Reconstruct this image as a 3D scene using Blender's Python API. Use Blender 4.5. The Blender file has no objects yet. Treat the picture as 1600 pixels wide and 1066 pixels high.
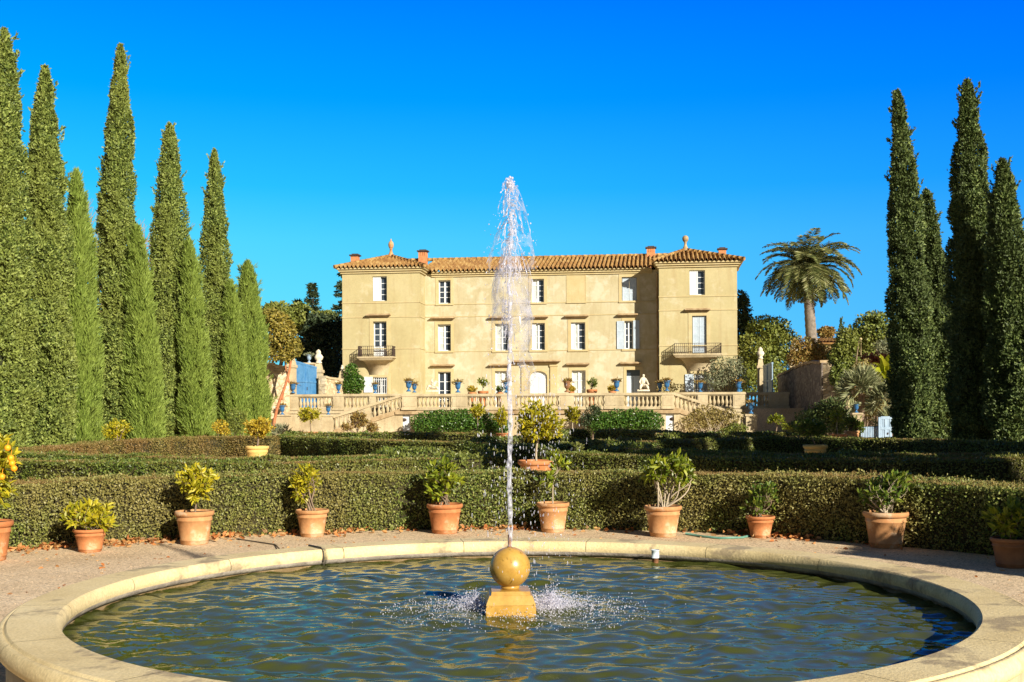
import bpy, math, random
import numpy as np
from math import sin, cos, pi, radians, tan

# ------------------------------------------------------------------ camera, sky, sun, exposure
FPX, HZ, ROLL, EYE = 1800.0, 640.0, 0.0045, 1.7      # focal length and horizon in photo pixels (1600 wide)
SUN_AZ, SUN_EL = 35.0, 23.0                          # degrees to the right of straight behind the camera; height
sc = bpy.context.scene
col = sc.collection
cam_d = bpy.data.cameras.new("camera"); cam = bpy.data.objects.new("camera", cam_d); col.objects.link(cam)
cam.location = (0, 0, EYE); cam.rotation_euler = (pi/2, ROLL, 0)
cam_d.sensor_width = 36; cam_d.lens = FPX/1600*36
cam_d.shift_y = (HZ-533)/1600
cam_d.clip_start = 0.1; cam_d.clip_end = 5000
sc.camera = cam
world = bpy.data.worlds.new("World"); sc.world = world; world.use_nodes = True
wn = world.node_tree; wn.nodes.clear()
sky = wn.nodes.new('ShaderNodeTexSky'); sky.sky_type = 'NISHITA'; sky.sun_disc = False
sky.sun_elevation = radians(SUN_EL); sky.sun_rotation = radians(180-SUN_AZ)
sky.air_density = 1.0; sky.dust_density = 0.3; sky.ozone_density = 2.5; sky.altitude = 100
bg = wn.nodes.new('ShaderNodeBackground'); bg.inputs['Strength'].default_value = 0.10
wo = wn.nodes.new('ShaderNodeOutputWorld'); tcw = wn.nodes.new('ShaderNodeTexCoord'); sep = wn.nodes.new('ShaderNodeSeparateXYZ')
wn.links.new(tcw.outputs['Generated'], sep.inputs[0])
def wramp(stops, src):                   # colour by height above the horizon
    r = wn.nodes.new('ShaderNodeValToRGB'); e = r.color_ramp.elements
    while len(e) < len(stops): e.new(.5)
    for q, (p_, c_) in zip(e, stops): q.position = p_; q.color = (*c_, 1)
    wn.links.new(src, r.inputs[0]); return r.outputs[0]
def wmix(f, a_, b_, mode='MIX'):
    m = wn.nodes.new('ShaderNodeMix'); m.data_type = 'RGBA'; m.blend_type = mode
    for v, i in ((f, 0), (a_, 6), (b_, 7)):
        if isinstance(v, float): m.inputs[i].default_value = v
        else: wn.links.new(v, m.inputs[i])
    return m.outputs[2]
# deep polarised blue on the side away from the sun, the plain sky towards it
deep = wramp([(0, (.17, .74, 1.0)), (.144, (.065, .565, 1.0)), (.187, (.018, .455, 1.0)), (.26, (.0, .31, 1.0)), (.335, (.0, .205, 1.0)), (.46, (.0, .1, .6)), (.7, (.0, .035, .2))], sep.outputs['Z'])
sc10 = wn.nodes.new('ShaderNodeVectorMath'); sc10.operation = 'SCALE'; sc10.inputs['Scale'].default_value = 5.9; wn.links.new(deep, sc10.inputs[0])
away = wramp([(.35, (0, 0, 0)), (.75, (1, 1, 1))], sep.outputs['Y'])
mpx = wn.nodes.new('ShaderNodeMath'); mpx.operation = 'MULTIPLY_ADD'; mpx.inputs[1].default_value = .75; mpx.inputs[2].default_value = .35; wn.links.new(sep.outputs['X'], mpx.inputs[0])
side = wramp([(.0, (1.4, 1.3, 1.0)), (.05, (1.3, 1.24, 1.0)), (.35, (1, 1, 1.0)), (.65, (.6, .68, 1.0)), (.8, (.5, .6, .9))], mpx.outputs[0])
bluesky = wmix(1.0, sc10.outputs[0], side, 'MULTIPLY')
soft = wn.nodes.new('ShaderNodeVectorMath'); soft.operation = 'SCALE'; soft.inputs['Scale'].default_value = .28; wn.links.new(sky.outputs[0], soft.inputs[0])
wn.links.new(wmix(away, soft.outputs[0], bluesky), bg.inputs[0]); wn.links.new(bg.outputs[0], wo.inputs[0])
sun_d = bpy.data.lights.new("sun", 'SUN'); sun_d.energy = 5.0; sun_d.angle = radians(0.5); sun_d.color = (1.0, 0.91, 0.75)
sun = bpy.data.objects.new("sun", sun_d); col.objects.link(sun)
SUNV = np.array([sin(radians(SUN_AZ))*cos(radians(SUN_EL)), -cos(radians(SUN_AZ))*cos(radians(SUN_EL)), sin(radians(SUN_EL))])
sun.rotation_euler = (radians(90-SUN_EL), 0, radians(SUN_AZ)); sun.location = (20, -30, 30)
sc.view_settings.view_transform = 'Standard'; sc.view_settings.look = 'None'
sc.view_settings.exposure = 0.85; sc.view_settings.gamma = 1.0
sc.render.engine = 'CYCLES'
sc.cycles.max_bounces = 6; sc.cycles.transparent_max_bounces = 12
sc.cycles.caustics_reflective = False; sc.cycles.caustics_refractive = False

# ------------------------------------------------------------------ helpers
def ray(px, py):
    U, W = px-800.0, HZ-py
    c, s = cos(ROLL), sin(ROLL)
    return ((U*c+W*s)/FPX, (-U*s+W*c)/FPX)
def P(px, py, Y):                      # point seen at a photo pixel, Y metres away
    a, b = ray(px, py); return np.array([a*Y, Y, EYE+b*Y])
def G(px, py, z=0.0):                  # point of the horizontal plane z seen at a photo pixel
    a, b = ray(px, py); Y = (z-EYE)/b; return np.array([a*Y, Y, z])

class MB:
    def __init__(s): s.V = []; s.F = []; s.n = 0
    def add(s, V, F):
        V = np.asarray(V, float).reshape(-1, 3)
        s.V.append(V)
        if isinstance(F, np.ndarray): s.F.append(F+s.n)
        else:
            by = {}
            for f in F: by.setdefault(len(f), []).append(f)
            for k, v in by.items(): s.F.append(np.array(v, int)+s.n)
        s.n += len(V); return s
    def box(s, a, b, rz=0, c=None, taper=1.0):
        x0, y0, z0 = a; x1, y1, z1 = b
        V = np.array([[x0,y0,z0],[x1,y0,z0],[x1,y1,z0],[x0,y1,z0],[x0,y0,z1],[x1,y0,z1],[x1,y1,z1],[x0,y1,z1]], float)
        if taper != 1.0:
            m = np.array([(x0+x1)/2, (y0+y1)/2]); V[4:, :2] = m+(V[4:, :2]-m)*taper
        if rz:
            m = np.array(c if c is not None else [(x0+x1)/2, (y0+y1)/2]); d = V[:, :2]-m
            V[:, 0] = m[0]+d[:, 0]*cos(rz)-d[:, 1]*sin(rz); V[:, 1] = m[1]+d[:, 0]*sin(rz)+d[:, 1]*cos(rz)
        return s.add(V, [(0,3,2,1),(4,5,6,7),(0,1,5,4),(1,2,6,5),(2,3,7,6),(3,0,4,7)])
    def bar(s, p, q, w, h=None):       # square bar from p to q
        return s.tube([p, q], [w*.707, w*.707], 4)
    def tube(s, pts, rad, n=8, cap=True):
        pts = np.asarray(pts, float); m = len(pts)
        rad = np.broadcast_to(np.asarray(rad, float), (m,))
        T = np.gradient(pts, axis=0) if m > 2 else np.repeat((pts[1:]-pts[:1]), 2, 0)
        T /= np.linalg.norm(T, axis=1)[:, None]+1e-9
        ref = np.array([0, 0, 1.]) if abs(T[:, 2]).mean() < .8 else np.array([1., 0, 0])
        A = np.cross(T, ref); A /= np.linalg.norm(A, axis=1)[:, None]+1e-9
        B = np.cross(T, A)
        t = np.arange(n)*2*pi/n+pi/4
        V = pts[:, None]+rad[:, None, None]*(A[:, None]*np.cos(t)[None, :, None]+B[:, None]*np.sin(t)[None, :, None])
        i, j = np.meshgrid(np.arange(m-1), np.arange(n), indexing='ij'); j2 = (j+1) % n
        F = np.stack([i*n+j, i*n+j2, (i+1)*n+j2, (i+1)*n+j], -1).reshape(-1, 4)
        s.add(V.reshape(-1, 3), F)
        if cap:
            s.F.append(np.array([list(range(n))])+s.n-m*n); s.F.append(np.array([list(range(n))[::-1]])+s.n-n)
        return s
    def lathe(s, prof, n=24, c=(0, 0, 0), a0=0, a1=2*pi):
        prof = np.asarray(prof, float); m = len(prof); full = abs(a1-a0-2*pi) < 1e-6
        t = np.linspace(a0, a1, n, endpoint=not full)
        V = np.stack([prof[:, None, 0]*np.cos(t), prof[:, None, 0]*np.sin(t), np.repeat(prof[:, 1:2], n, 1)], -1)+np.array(c)
        k = n if full else n-1
        i, j = np.meshgrid(np.arange(m-1), np.arange(k), indexing='ij'); j2 = (j+1) % n
        return s.add(V.reshape(-1, 3), np.stack([i*n+j, i*n+j2, (i+1)*n+j2, (i+1)*n+j], -1).reshape(-1, 4))
    def prism(s, poly, y0, y1):        # polygon in (x,z) extruded along y
        k = len(poly); V = [(x, y0, z) for x, z in poly]+[(x, y1, z) for x, z in poly]
        F = [tuple(range(k)), tuple(range(2*k-1, k-1, -1))]+[(i, i+k, (i+1) % k+k, (i+1) % k) for i in range(k)]
        return s.add(V, F)
    def sphere(s, c, r, n=12, m=8):
        t = np.linspace(-pi/2+1e-3, pi/2-1e-3, m)
        r = np.broadcast_to(np.asarray(r, float), (3,))
        V = MB(); V.lathe(np.stack([np.cos(t), np.sin(t)], 1), n)
        return s.add(V.V[0]*r+np.array(c), V.F[0])
    def grid(s, X, Y, Z):
        a, b = X.shape; i, j = np.meshgrid(np.arange(a-1), np.arange(b-1), indexing='ij')
        return s.add(np.stack([X, Y, Z], -1).reshape(-1, 3), np.stack([i*b+j, (i+1)*b+j, (i+1)*b+j+1, i*b+j+1], -1).reshape(-1, 4))
    def build(s, name, mat, parent=None, smooth=False, world=True):
        V = np.concatenate(s.V)
        if parent is not None and world: V = V-np.array(parent.location)
        me = bpy.data.meshes.new(name)
        me.vertices.add(len(V)); me.vertices.foreach_set('co', V.astype(np.float32).ravel())
        loops = np.concatenate([f.ravel() for f in s.F]); tot = np.concatenate([np.full(len(f), f.shape[1]) for f in s.F])
        st = np.concatenate([[0], np.cumsum(tot)[:-1]])
        me.loops.add(len(loops)); me.loops.foreach_set('vertex_index', loops.astype(np.int32))
        me.polygons.add(len(tot)); me.polygons.foreach_set('loop_start', st.astype(np.int32)); me.polygons.foreach_set('loop_total', tot.astype(np.int32))
        me.polygons.foreach_set('use_smooth', np.full(len(tot), bool(smooth)))
        me.update(calc_edges=True)
        me.materials.append(mat)
        o = bpy.data.objects.new(name, me); col.objects.link(o)
        if parent is not None: o.parent = parent
        return o

def thing(name, label, cat, loc=(0, 0, 0), rz=0, group=None):
    o = bpy.data.objects.new(name, None); col.objects.link(o)
    o.location = tuple(float(v) for v in loc); o.rotation_euler = (0, 0, rz); o.empty_display_size = .2
    return tag(o, label, cat, group)
def tag(o, label, cat, group=None):
    o['label'] = label; o['category'] = cat
    if group: o['group'] = group
    return o
def kind(o, k): o['kind'] = k; return o
def unit(a): return a/(np.linalg.norm(a, axis=-1, keepdims=True)+1e-9)
def lump(Pp, seed, freq, octs=3):       # smooth pseudo noise, about -1..1
    r = np.random.default_rng(seed); out = 0; amp = 1; tot = 0
    for o in range(octs):
        for _ in range(4):
            d = unit(r.normal(size=3))*freq*(1.9**o)*r.uniform(.7, 1.3)
            out = out+amp*np.sin(Pp@d+r.uniform(0, 6.28)); tot += amp*.6
        amp *= .6
    return out/tot*1.4
def leafset(mb, rng, C, D, L, W, hexa=False, fold=.3, var=.3, face=None):
    n = len(C); D = unit(D)                 # face: the way the blades mostly turn
    S = unit(np.cross(D, rng.normal(size=(n, 3)) if face is None else face+rng.normal(0, .45, (n, 3)))); N = np.cross(S, D)
    k = rng.uniform(1-var, 1+var, (n, 1)); L = L*k; W = W*k
    if hexa:
        V = np.stack([C, C+D*L*.3+S*W*.42+N*W*fold*.5, C+D*L*.66+S*W*.36+N*W*fold*.4, C+D*L-N*L*.1,
                      C+D*L*.66-S*W*.36+N*W*fold*.4, C+D*L*.3-S*W*.42+N*W*fold*.5], 1)
        b = np.arange(n)[:, None]*6
        F = np.concatenate([b+np.array([[0, 1, 2, 3]]), b+np.array([[0, 3, 4, 5]])])
    else:
        V = np.stack([C, C+D*L*.45+S*W*.5+N*W*fold*.4, C+D*L, C+D*L*.45-S*W*.5+N*W*fold*.4], 1)
        F = np.arange(n)[:, None]*4+np.array([[0, 1, 2, 3]])
    mb.add(V.reshape(-1, 3), F)

# ------------------------------------------------------------------ materials
def nm(name):
    m = bpy.data.materials.new(name); m.use_nodes = True
    t = m.node_tree; return m, t, t.nodes['Principled BSDF']
def nd(t, typ, **kw):
    n = t.nodes.new(typ)
    for k, v in kw.items():
        if k in n.inputs: n.inputs[k].default_value = v
        else: setattr(n, k, v)
    return n
def ramp(t, stops):
    r = t.nodes.new('ShaderNodeValToRGB'); e = r.color_ramp.elements
    while len(e) < len(stops): e.new(.5)
    for q, (p, c) in zip(e, stops): q.position = p; q.color = (*c, 1)
    return r
def mixc(t, fac, a, b, mode='MIX'):
    m = t.nodes.new('ShaderNodeMix'); m.data_type = 'RGBA'; m.blend_type = mode
    for v, i in ((fac, 0), (a, 6), (b, 7)):
        if isinstance(v, (int, float)): m.inputs[i].default_value = v
        elif isinstance(v, tuple): m.inputs[i].default_value = (*v, 1)
        else: t.links.new(v, m.inputs[i])
    return m.outputs[2]
def mottled(name, stops, scale=3.0, detail=6, rough=.85, bump=.3, bscale=None, fine=None, spots=None, bdist=.02, spec=.3, streak=None):
    m, t, b = nm(name); tc = nd(t, 'ShaderNodeTexCoord'); ob = tc.outputs['Object']
    n = nd(t, 'ShaderNodeTexNoise', Scale=scale, Detail=detail, Roughness=.62); t.links.new(ob, n.inputs['Vector'])
    r = ramp(t, stops); t.links.new(n.outputs['Fac'], r.inputs[0]); c = r.outputs[0]
    if streak:                           # (colour, amount): rain stains running down
        mp = nd(t, 'ShaderNodeMapping'); mp.inputs['Scale'].default_value = (1.6, 1.6, .16); t.links.new(ob, mp.inputs[0])
        s = nd(t, 'ShaderNodeTexNoise', Scale=1.3, Detail=5, Roughness=.7); t.links.new(mp.outputs[0], s.inputs['Vector'])
        sr = ramp(t, [(.5, (0, 0, 0)), (.72, (streak[1],)*3)]); t.links.new(s.outputs['Fac'], sr.inputs[0])
        c = mixc(t, sr.outputs[0], c, streak[0])
    if spots:                            # (colour, scale, threshold, amount)
        s = nd(t, 'ShaderNodeTexNoise', Scale=spots[1], Detail=4, Roughness=.7); t.links.new(ob, s.inputs['Vector'])
        sr = ramp(t, [(spots[2], (0, 0, 0)), (spots[2]+.08, (spots[3],)*3)]); t.links.new(s.outputs['Fac'], sr.inputs[0])
        c = mixc(t, sr.outputs[0], c, spots[0])
    if fine:                             # (scale, amount): grain
        f = nd(t, 'ShaderNodeTexNoise', Scale=fine[0], Detail=3, Roughness=.7); t.links.new(ob, f.inputs['Vector'])
        fr = ramp(t, [(.25, (1-fine[1],)*3), (.75, (1+fine[1],)*3)]); t.links.new(f.outputs['Fac'], fr.inputs[0])
        c = mixc(t, 1.0, c, fr.outputs[0], 'MULTIPLY')
    t.links.new(c, b.inputs['Base Color'])
    b.inputs['Roughness'].default_value = rough; b.inputs['Specular IOR Level'].default_value = spec
    if bump:
        bn = nd(t, 'ShaderNodeTexNoise', Scale=bscale or scale*6, Detail=5, Roughness=.65); t.links.new(ob, bn.inputs['Vector'])
        bp = nd(t, 'ShaderNodeBump', Strength=bump, Distance=bdist); t.links.new(bn.outputs['Fac'], bp.inputs['Height'])
        t.links.new(bp.outputs[0], b.inputs['Normal'])
    return m
def leafmat(name, cols, trans=.25, rough=.5, clump=None, cs=1.5, spec=.35):
    m, t, b = nm(name); g = nd(t, 'ShaderNodeNewGeometry')
    k = len(cols); r = ramp(t, [(i/(k-1), c) for i, c in enumerate(cols)]); t.links.new(g.outputs['Random Per Island'], r.inputs[0]); c = r.outputs[0]
    if clump:                            # whole patches of another leaf colour
        tc = nd(t, 'ShaderNodeTexCoord'); n = nd(t, 'ShaderNodeTexNoise', Scale=cs, Detail=3); t.links.new(tc.outputs['Object'], n.inputs['Vector'])
        rr = ramp(t, [(.42, (0, 0, 0)), (.62, (.75,)*3)]); t.links.new(n.outputs['Fac'], rr.inputs[0]); c = mixc(t, rr.outputs[0], c, clump)
    t.links.new(c, b.inputs['Base Color']); b.inputs['Roughness'].default_value = rough; b.inputs['Specular IOR Level'].default_value = spec
    tr = nd(t, 'ShaderNodeBsdfTranslucent'); t.links.new(c, tr.inputs[0])
    mx = nd(t, 'ShaderNodeMixShader'); mx.inputs[0].default_value = trans
    o = t.nodes['Material Output']; t.links.new(b.outputs[0], mx.inputs[1]); t.links.new(tr.outputs[0], mx.inputs[2]); t.links.new(mx.outputs[0], o.inputs[0])
    return m
M = {}
M['gravel'] = mottled('gravel', [(.3, (.52, .38, .23)), (.5, (.64, .485, .31)), (.7, (.71, .56, .38))], .7, 8, .95, .45, 55, (70, .3), ((.36, .22, .12), 9, .64, .5), .02)
M['pebble'] = leafmat('pebbles', [(.2, .14, .09), (.42, .31, .2), (.6, .46, .31), (.34, .2, .1)], 0.0, .9)
M['earth'] = mottled('earth', [(.3, (.2, .14, .09)), (.7, (.34, .25, .16))], 1.5, 8, .95, .6, 30, (40, .3))
def grain(m, scale, amt):               # single stones of differing tone
    t = m.node_tree; b = t.nodes['Principled BSDF']; src = b.inputs['Base Color'].links[0].from_socket; tc = nd(t, 'ShaderNodeTexCoord')
    v = nd(t, 'ShaderNodeTexVoronoi', Scale=scale); t.links.new(tc.outputs['Object'], v.inputs['Vector']); sp = nd(t, 'ShaderNodeSeparateColor'); t.links.new(v.outputs['Color'], sp.inputs[0])
    r = ramp(t, [(0, (1-amt,)*3), (.5, (1, 1, 1)), (1, (1+amt*.6,)*3)]); t.links.new(sp.outputs[0], r.inputs[0]); t.links.new(mixc(t, 1.0, src, r.outputs[0], 'MULTIPLY'), b.inputs['Base Color'])
grain(M['gravel'], 55, .4)
M['coping'] = mottled('coping_stone', [(.25, (.48, .365, .18)), (.48, (.64, .515, .28)), (.75, (.73, .61, .365))], 1.3, 10, .85, .5, 45, (50, .2), ((.27, .21, .14), 2.0, .54, .75), .012)
M['edge'] = mottled('weathered_grey_edge', [(.3, (.2, .17, .14)), (.5, (.32, .28, .24)), (.7, (.46, .41, .34))], 6, 7, .9, .5, 30, (40, .2))
M['mortar'] = mottled('mortar', [(.3, (.22, .17, .11)), (.7, (.33, .26, .17))], 8, 4, .95, .4)
M['wetwall'] = mottled('wet_stone', [(.3, (.09, .065, .03)), (.55, (.2, .14, .07)), (.75, (.3, .23, .14))], 5, 7, .5, .5, 20)
M['plaster'] = mottled('ochre_plaster', [(.25, (.36, .305, .158)), (.5, (.415, .36, .195)), (.75, (.455, .4, .235))], .45, 8, .9, .2, 9, (5, .06), ((.5, .455, .31), .6, .56, .55), .02, .2, ((.3, .205, .1), .42))
M['plasterpale'] = mottled('pale_cream_plaster', [(.25, (.375, .325, .19)), (.5, (.435, .39, .25)), (.75, (.47, .43, .3))], .4, 8, .9, .2, 9, (5, .06), ((.53, .49, .37), .55, .5, .65), .02, .2, ((.3, .21, .105), .45))
M['trim'] = mottled('pale_trim', [(.3, (.42, .34, .17)), (.7, (.5, .425, .25))], 1.2, 7, .85, .15, 12, (9, .07), None, .02, .2, ((.42, .28, .13), .4))
M['ledge'] = mottled('weathered_ledge', [(.3, (.22, .14, .07)), (.55, (.38, .28, .16)), (.75, (.5, .39, .24))], 2.5, 7, .9, .3, 14)
M['stone'] = mottled('terrace_stone', [(.28, (.33, .26, .155)), (.5, (.46, .38, .24)), (.72, (.56, .475, .32))], 1.1, 9, .88, .35, 12, (10, .12), ((.2, .15, .1), 2.2, .61, .55), .02, .25, ((.24, .18, .11), .5))
M['white'] = mottled('white_paint', [(.3, (.56, .6, .63)), (.7, (.66, .69, .72))], 3, 4, .5, .05)
M['greyshut'] = mottled('pale_grey_paint', [(.3, (.38, .46, .55)), (.7, (.48, .56, .64))], 3, 4, .5, .05)
M['blue'] = mottled('blue_paint', [(.3, (.04, .17, .38)), (.7, (.09, .26, .5))], 3, 5, .5, .1)
M['glaze'] = mottled('blue_glaze', [(.3, (.02, .1, .25)), (.7, (.05, .17, .35))], 5, 5, .25, .05, spec=.5)
M['metalblue'] = mottled('blue_grey_metal', [(.3, (.2, .3, .42)), (.7, (.34, .45, .58))], 5, 5, .5, .1)
M['iron'] = mottled('wrought_iron', [(.3, (.03, .022, .02)), (.7, (.08, .05, .04))], 6, 5, .7, .1)
M['brick'] = mottled('chimney_brick', [(.3, (.42, .15, .06)), (.7, (.6, .27, .12))], 5, 6, .9, .3, 20)
M['terra'] = mottled('terracotta', [(.3, (.34, .115, .04)), (.5, (.43, .165, .06)), (.72, (.52, .25, .115))], 3.5, 8, .8, .2, 30, (30, .1), ((.56, .4, .26), 4.5, .56, .55), .006)
M['terrapale'] = mottled('pale_terracotta', [(.3, (.36, .165, .065)), (.5, (.46, .235, .1)), (.72, (.54, .34, .185))], 3.5, 8, .8, .2, 30, (30, .1), ((.58, .45, .31), 4.5, .54, .6), .006)
M['terrayel'] = mottled('yellow_terracotta', [(.3, (.56, .36, .1)), (.7, (.7, .5, .18))], 3, 8, .8, .15, 30)
M['terradark'] = mottled('dark_terracotta', [(.3, (.16, .075, .035)), (.7, (.34, .17, .08))], 3, 8, .8, .15, 30)  # clay of the brown urn; also stands in for shade on one pot
M['soil'] = mottled('soil', [(.3, (.05, .03, .018)), (.7, (.12, .08, .045))], 12, 5, .95, .5)
M['bark'] = mottled('bark', [(.3, (.13, .09, .06)), (.7, (.27, .2, .14))], 6, 6, .9, .5)
M['barkpale'] = mottled('pale_bark', [(.3, (.3, .24, .17)), (.7, (.46, .39, .29))], 8, 6, .9, .4)
M['palmbark'] = mottled('palm_bark', [(.3, (.12, .1, .085)), (.7, (.26, .22, .18))], 5, 6, .95, .5)
M['redbark'] = mottled('red_bark', [(.3, (.3, .1, .04)), (.7, (.46, .19, .09))], 6, 6, .9, .4)
M['ballstone'] = mottled('ochre_ball_stone', [(.3, (.34, .185, .035)), (.5, (.43, .25, .05)), (.7, (.48, .3, .08))], 8, 7, .32, .12, 60, (40, .1), ((.28, .15, .03), 14, .6, .4), .004, .5)
M['rubble'] = None
M['pipe'] = mottled('pale_pipe', [(.3, (.5, .6, .68)), (.7, (.68, .74, .76))], 8, 4, .5, .05)
M['rust'] = mottled('rusty_pipe', [(.3, (.14, .06, .03)), (.7, (.3, .14, .07))], 10, 5, .8, .2)
M['hose'] = mottled('green_hose', [(.3, (.08, .2, .16)), (.7, (.14, .3, .24))], 8, 4, .5, .05)
M['cable'] = mottled('dark_cable', [(.3, (.04, .035, .03)), (.7, (.09, .07, .05))], 8, 4, .6, .05)
M['statue'] = mottled('lichen_stone', [(.3, (.4, .34, .24)), (.5, (.62, .55, .42)), (.7, (.74, .68, .56))], 5, 7, .9, .3, 20)
M['orange'] = mottled('orange_peel', [(.3, (.8, .28, .01)), (.7, (.85, .36, .02))], 5, 4, .4, .15, 80)
M['curtain'] = mottled('curtain_behind_glass', [(.35, (.42, .45, .42)), (.65, (.62, .64, .6))], 2.5, 4, .12, 0)
M['glass'] = mottled('dark_window_glass', [(.3, (.018, .026, .04)), (.7, (.05, .065, .09))], 1.2, 4, .07, .02, 2, spec=.6)
# masonry of irregular blocks
def rubble(name, cols, scale):
    m, t, b = nm(name); tc = nd(t, 'ShaderNodeTexCoord')
    mp = nd(t, 'ShaderNodeMapping'); mp.inputs['Scale'].default_value = (1, 1, 1.6); t.links.new(tc.outputs['Object'], mp.inputs[0])
    nz = nd(t, 'ShaderNodeTexNoise', Scale=2.5, Detail=3); t.links.new(mp.outputs[0], nz.inputs['Vector'])
    v3 = mixc(t, .12, mp.outputs[0], nz.outputs['Color'], 'ADD')
    v = nd(t, 'ShaderNodeTexVoronoi', Scale=scale); t.links.new(v3, v.inputs['Vector'])
    e = nd(t, 'ShaderNodeTexVoronoi', Scale=scale, feature='DISTANCE_TO_EDGE'); t.links.new(v3, e.inputs['Vector'])
    sx = nd(t, 'ShaderNodeSeparateColor'); t.links.new(v.outputs['Color'], sx.inputs[0])
    r = ramp(t, [(0, cols[0]), (.5, cols[1]), (1, cols[2])]); t.links.new(sx.outputs[0], r.inputs[0])
    er = ramp(t, [(0, (1, 1, 1)), (.07, (0, 0, 0))]); t.links.new(e.outputs['Distance'], er.inputs[0])
    n2 = nd(t, 'ShaderNodeTexNoise', Scale=6, Detail=6); t.links.new(tc.outputs['Object'], n2.inputs['Vector'])
    nr = ramp(t, [(.3, (.65,)*3), (.7, (1.2,)*3)]); t.links.new(n2.outputs['Fac'], nr.inputs[0])
    c = mixc(t, er.outputs[0], r.outputs[0], cols[3]); c = mixc(t, 1.0, c, nr.outputs[0], 'MULTIPLY')
    t.links.new(c, b.inputs['Base Color']); b.inputs['Roughness'].default_value = .92
    bp = nd(t, 'ShaderNodeBump', Strength=.7, Distance=.05); t.links.new(e.outputs['Distance'], bp.inputs['Height']); t.links.new(bp.outputs[0], b.inputs['Normal'])
    return m
M['rubble'] = rubble('rubble_stone', [(.4, .3, .17), (.56, .45, .28), (.66, .55, .37), (.3, .22, .13)], 2.2)
M['rubbleshade'] = rubble('shaded_rubble', [(.13, .105, .09), (.2, .165, .14), (.27, .23, .19), (.1, .08, .07)], 2.4)  # darker copy of the rubble, the wall's shade put into its colour
def tiles():
    m, t, b = nm('clay_roof_tiles'); tc = nd(t, 'ShaderNodeTexCoord')
    v = nd(t, 'ShaderNodeTexVoronoi', Scale=2.6); t.links.new(tc.outputs['Object'], v.inputs['Vector'])
    s = nd(t, 'ShaderNodeSeparateColor'); t.links.new(v.outputs['Color'], s.inputs[0])
    r = ramp(t, [(0, (.19, .088, .025)), (.4, (.28, .145, .04)), (.75, (.35, .205, .062)), (1, (.42, .285, .11))]); t.links.new(s.outputs[0], r.inputs[0])
    n = nd(t, 'ShaderNodeTexNoise', Scale=1.3, Detail=7); t.links.new(tc.outputs['Object'], n.inputs['Vector'])
    rr = ramp(t, [(.52, (0, 0, 0)), (.7, (.6,)*3)]); t.links.new(n.outputs['Fac'], rr.inputs[0])
    c = mixc(t, rr.outputs[0], r.outputs[0], (.36, .22, .08))
    t.links.new(c, b.inputs['Base Color']); b.inputs['Roughness'].default_value = .9
    return m
M['tile'] = tiles()
M['box1'] = leafmat('box_leaves', [(.05, .085, .015), (.135, .18, .03), (.225, .26, .055), (.33, .335, .115)], .2, .45, (.275, .225, .075), .8, .35)
M['box2'] = leafmat('parterre_leaves', [(.045, .08, .014), (.115, .165, .026), (.2, .24, .045)], .2, .4, (.19, .18, .045), .8, .45)
M['box3'] = leafmat('brown_box_leaves', [(.1, .1, .025), (.19, .165, .04), (.3, .22, .07)], .2, .5, (.22, .13, .045), .7)
M['cyp1'] = leafmat('cypress_olive', [(.05, .08, .018), (.15, .2, .037), (.33, .39, .1)], .15, .55, (.21, .245, .05), .6)
M['cyp2'] = leafmat('cypress_bright', [(.09, .135, .022), (.185, .265, .04), (.31, .4, .085)], .2, .55, (.23, .3, .055), .7)
M['cyp3'] = leafmat('cypress_dark', [(.028, .05, .015), (.085, .13, .032), (.23, .29, .09)], .12, .55, (.07, .1, .03), .8)
M['citrus'] = leafmat('citrus_leaves', [(.09, .14, .015), (.21, .26, .02), (.36, .38, .03)], .35, .35)
M['citrusdk'] = leafmat('dark_citrus_leaves', [(.05, .1, .015), (.12, .18, .025), (.24, .28, .035)], .3, .35)
M['citrusyl'] = leafmat('yellow_citrus_leaves', [(.22, .24, .015), (.42, .38, .02), (.55, .46, .03)], .35, .4)
M['golden'] = leafmat('golden_leaves', [(.3, .2, .02), (.5, .36, .03), (.56, .45, .05)], .35, .5)
M['laurel'] = leafmat('laurel_leaves', [(.03, .08, .012), (.06, .14, .02), (.12, .21, .03)], .25, .3)
M['tree1'] = leafmat('evergreen_leaves', [(.06, .09, .018), (.14, .18, .03), (.25, .28, .06)], .2, .5, (.2, .21, .04), .4)
M['tree2'] = leafmat('autumn_leaves', [(.16, .15, .03), (.3, .25, .045), (.4, .31, .06)], .3, .5, (.2, .19, .04), .4)
M['tree3'] = leafmat('dark_fir_needles', [(.018, .032, .014), (.035, .055, .022), (.06, .085, .03)], .1, .6)
M['rusty'] = leafmat('rusty_leaves', [(.22, .12, .035), (.34, .22, .055), (.27, .24, .07)], .3, .5)
M['redcreep'] = leafmat('red_creeper', [(.26, .07, .045), (.38, .12, .06), (.44, .2, .1)], .25, .6)
M['grey'] = leafmat('grey_green_leaves', [(.12, .14, .075), (.2, .22, .12), (.3, .3, .18)], .2, .5)
M['palm'] = leafmat('palm_leaves', [(.06, .08, .022), (.13, .15, .045), (.3, .29, .12)], .2, .4)
M['fanpalm'] = leafmat('fan_palm_leaves', [(.13, .15, .07), (.23, .25, .12), (.36, .36, .2)], .2, .45)
M['banana'] = leafmat('yellow_green_blades', [(.3, .35, .02), (.45, .46, .03), (.55, .52, .06)], .4, .4)
M['roses'] = leafmat('sparse_rose_leaves', [(.2, .17, .05), (.32, .26, .08), (.42, .33, .13)], .3, .5)
M['litter'] = leafmat('dry_leaves', [(.3, .1, .03), (.45, .17, .05), (.5, .28, .1), (.33, .2, .1)], .15, .7)
M['twig'] = mottled('winter_twigs', [(.3, (.26, .16, .12)), (.7, (.4, .26, .2))], 4, 4, .9, 0)
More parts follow.
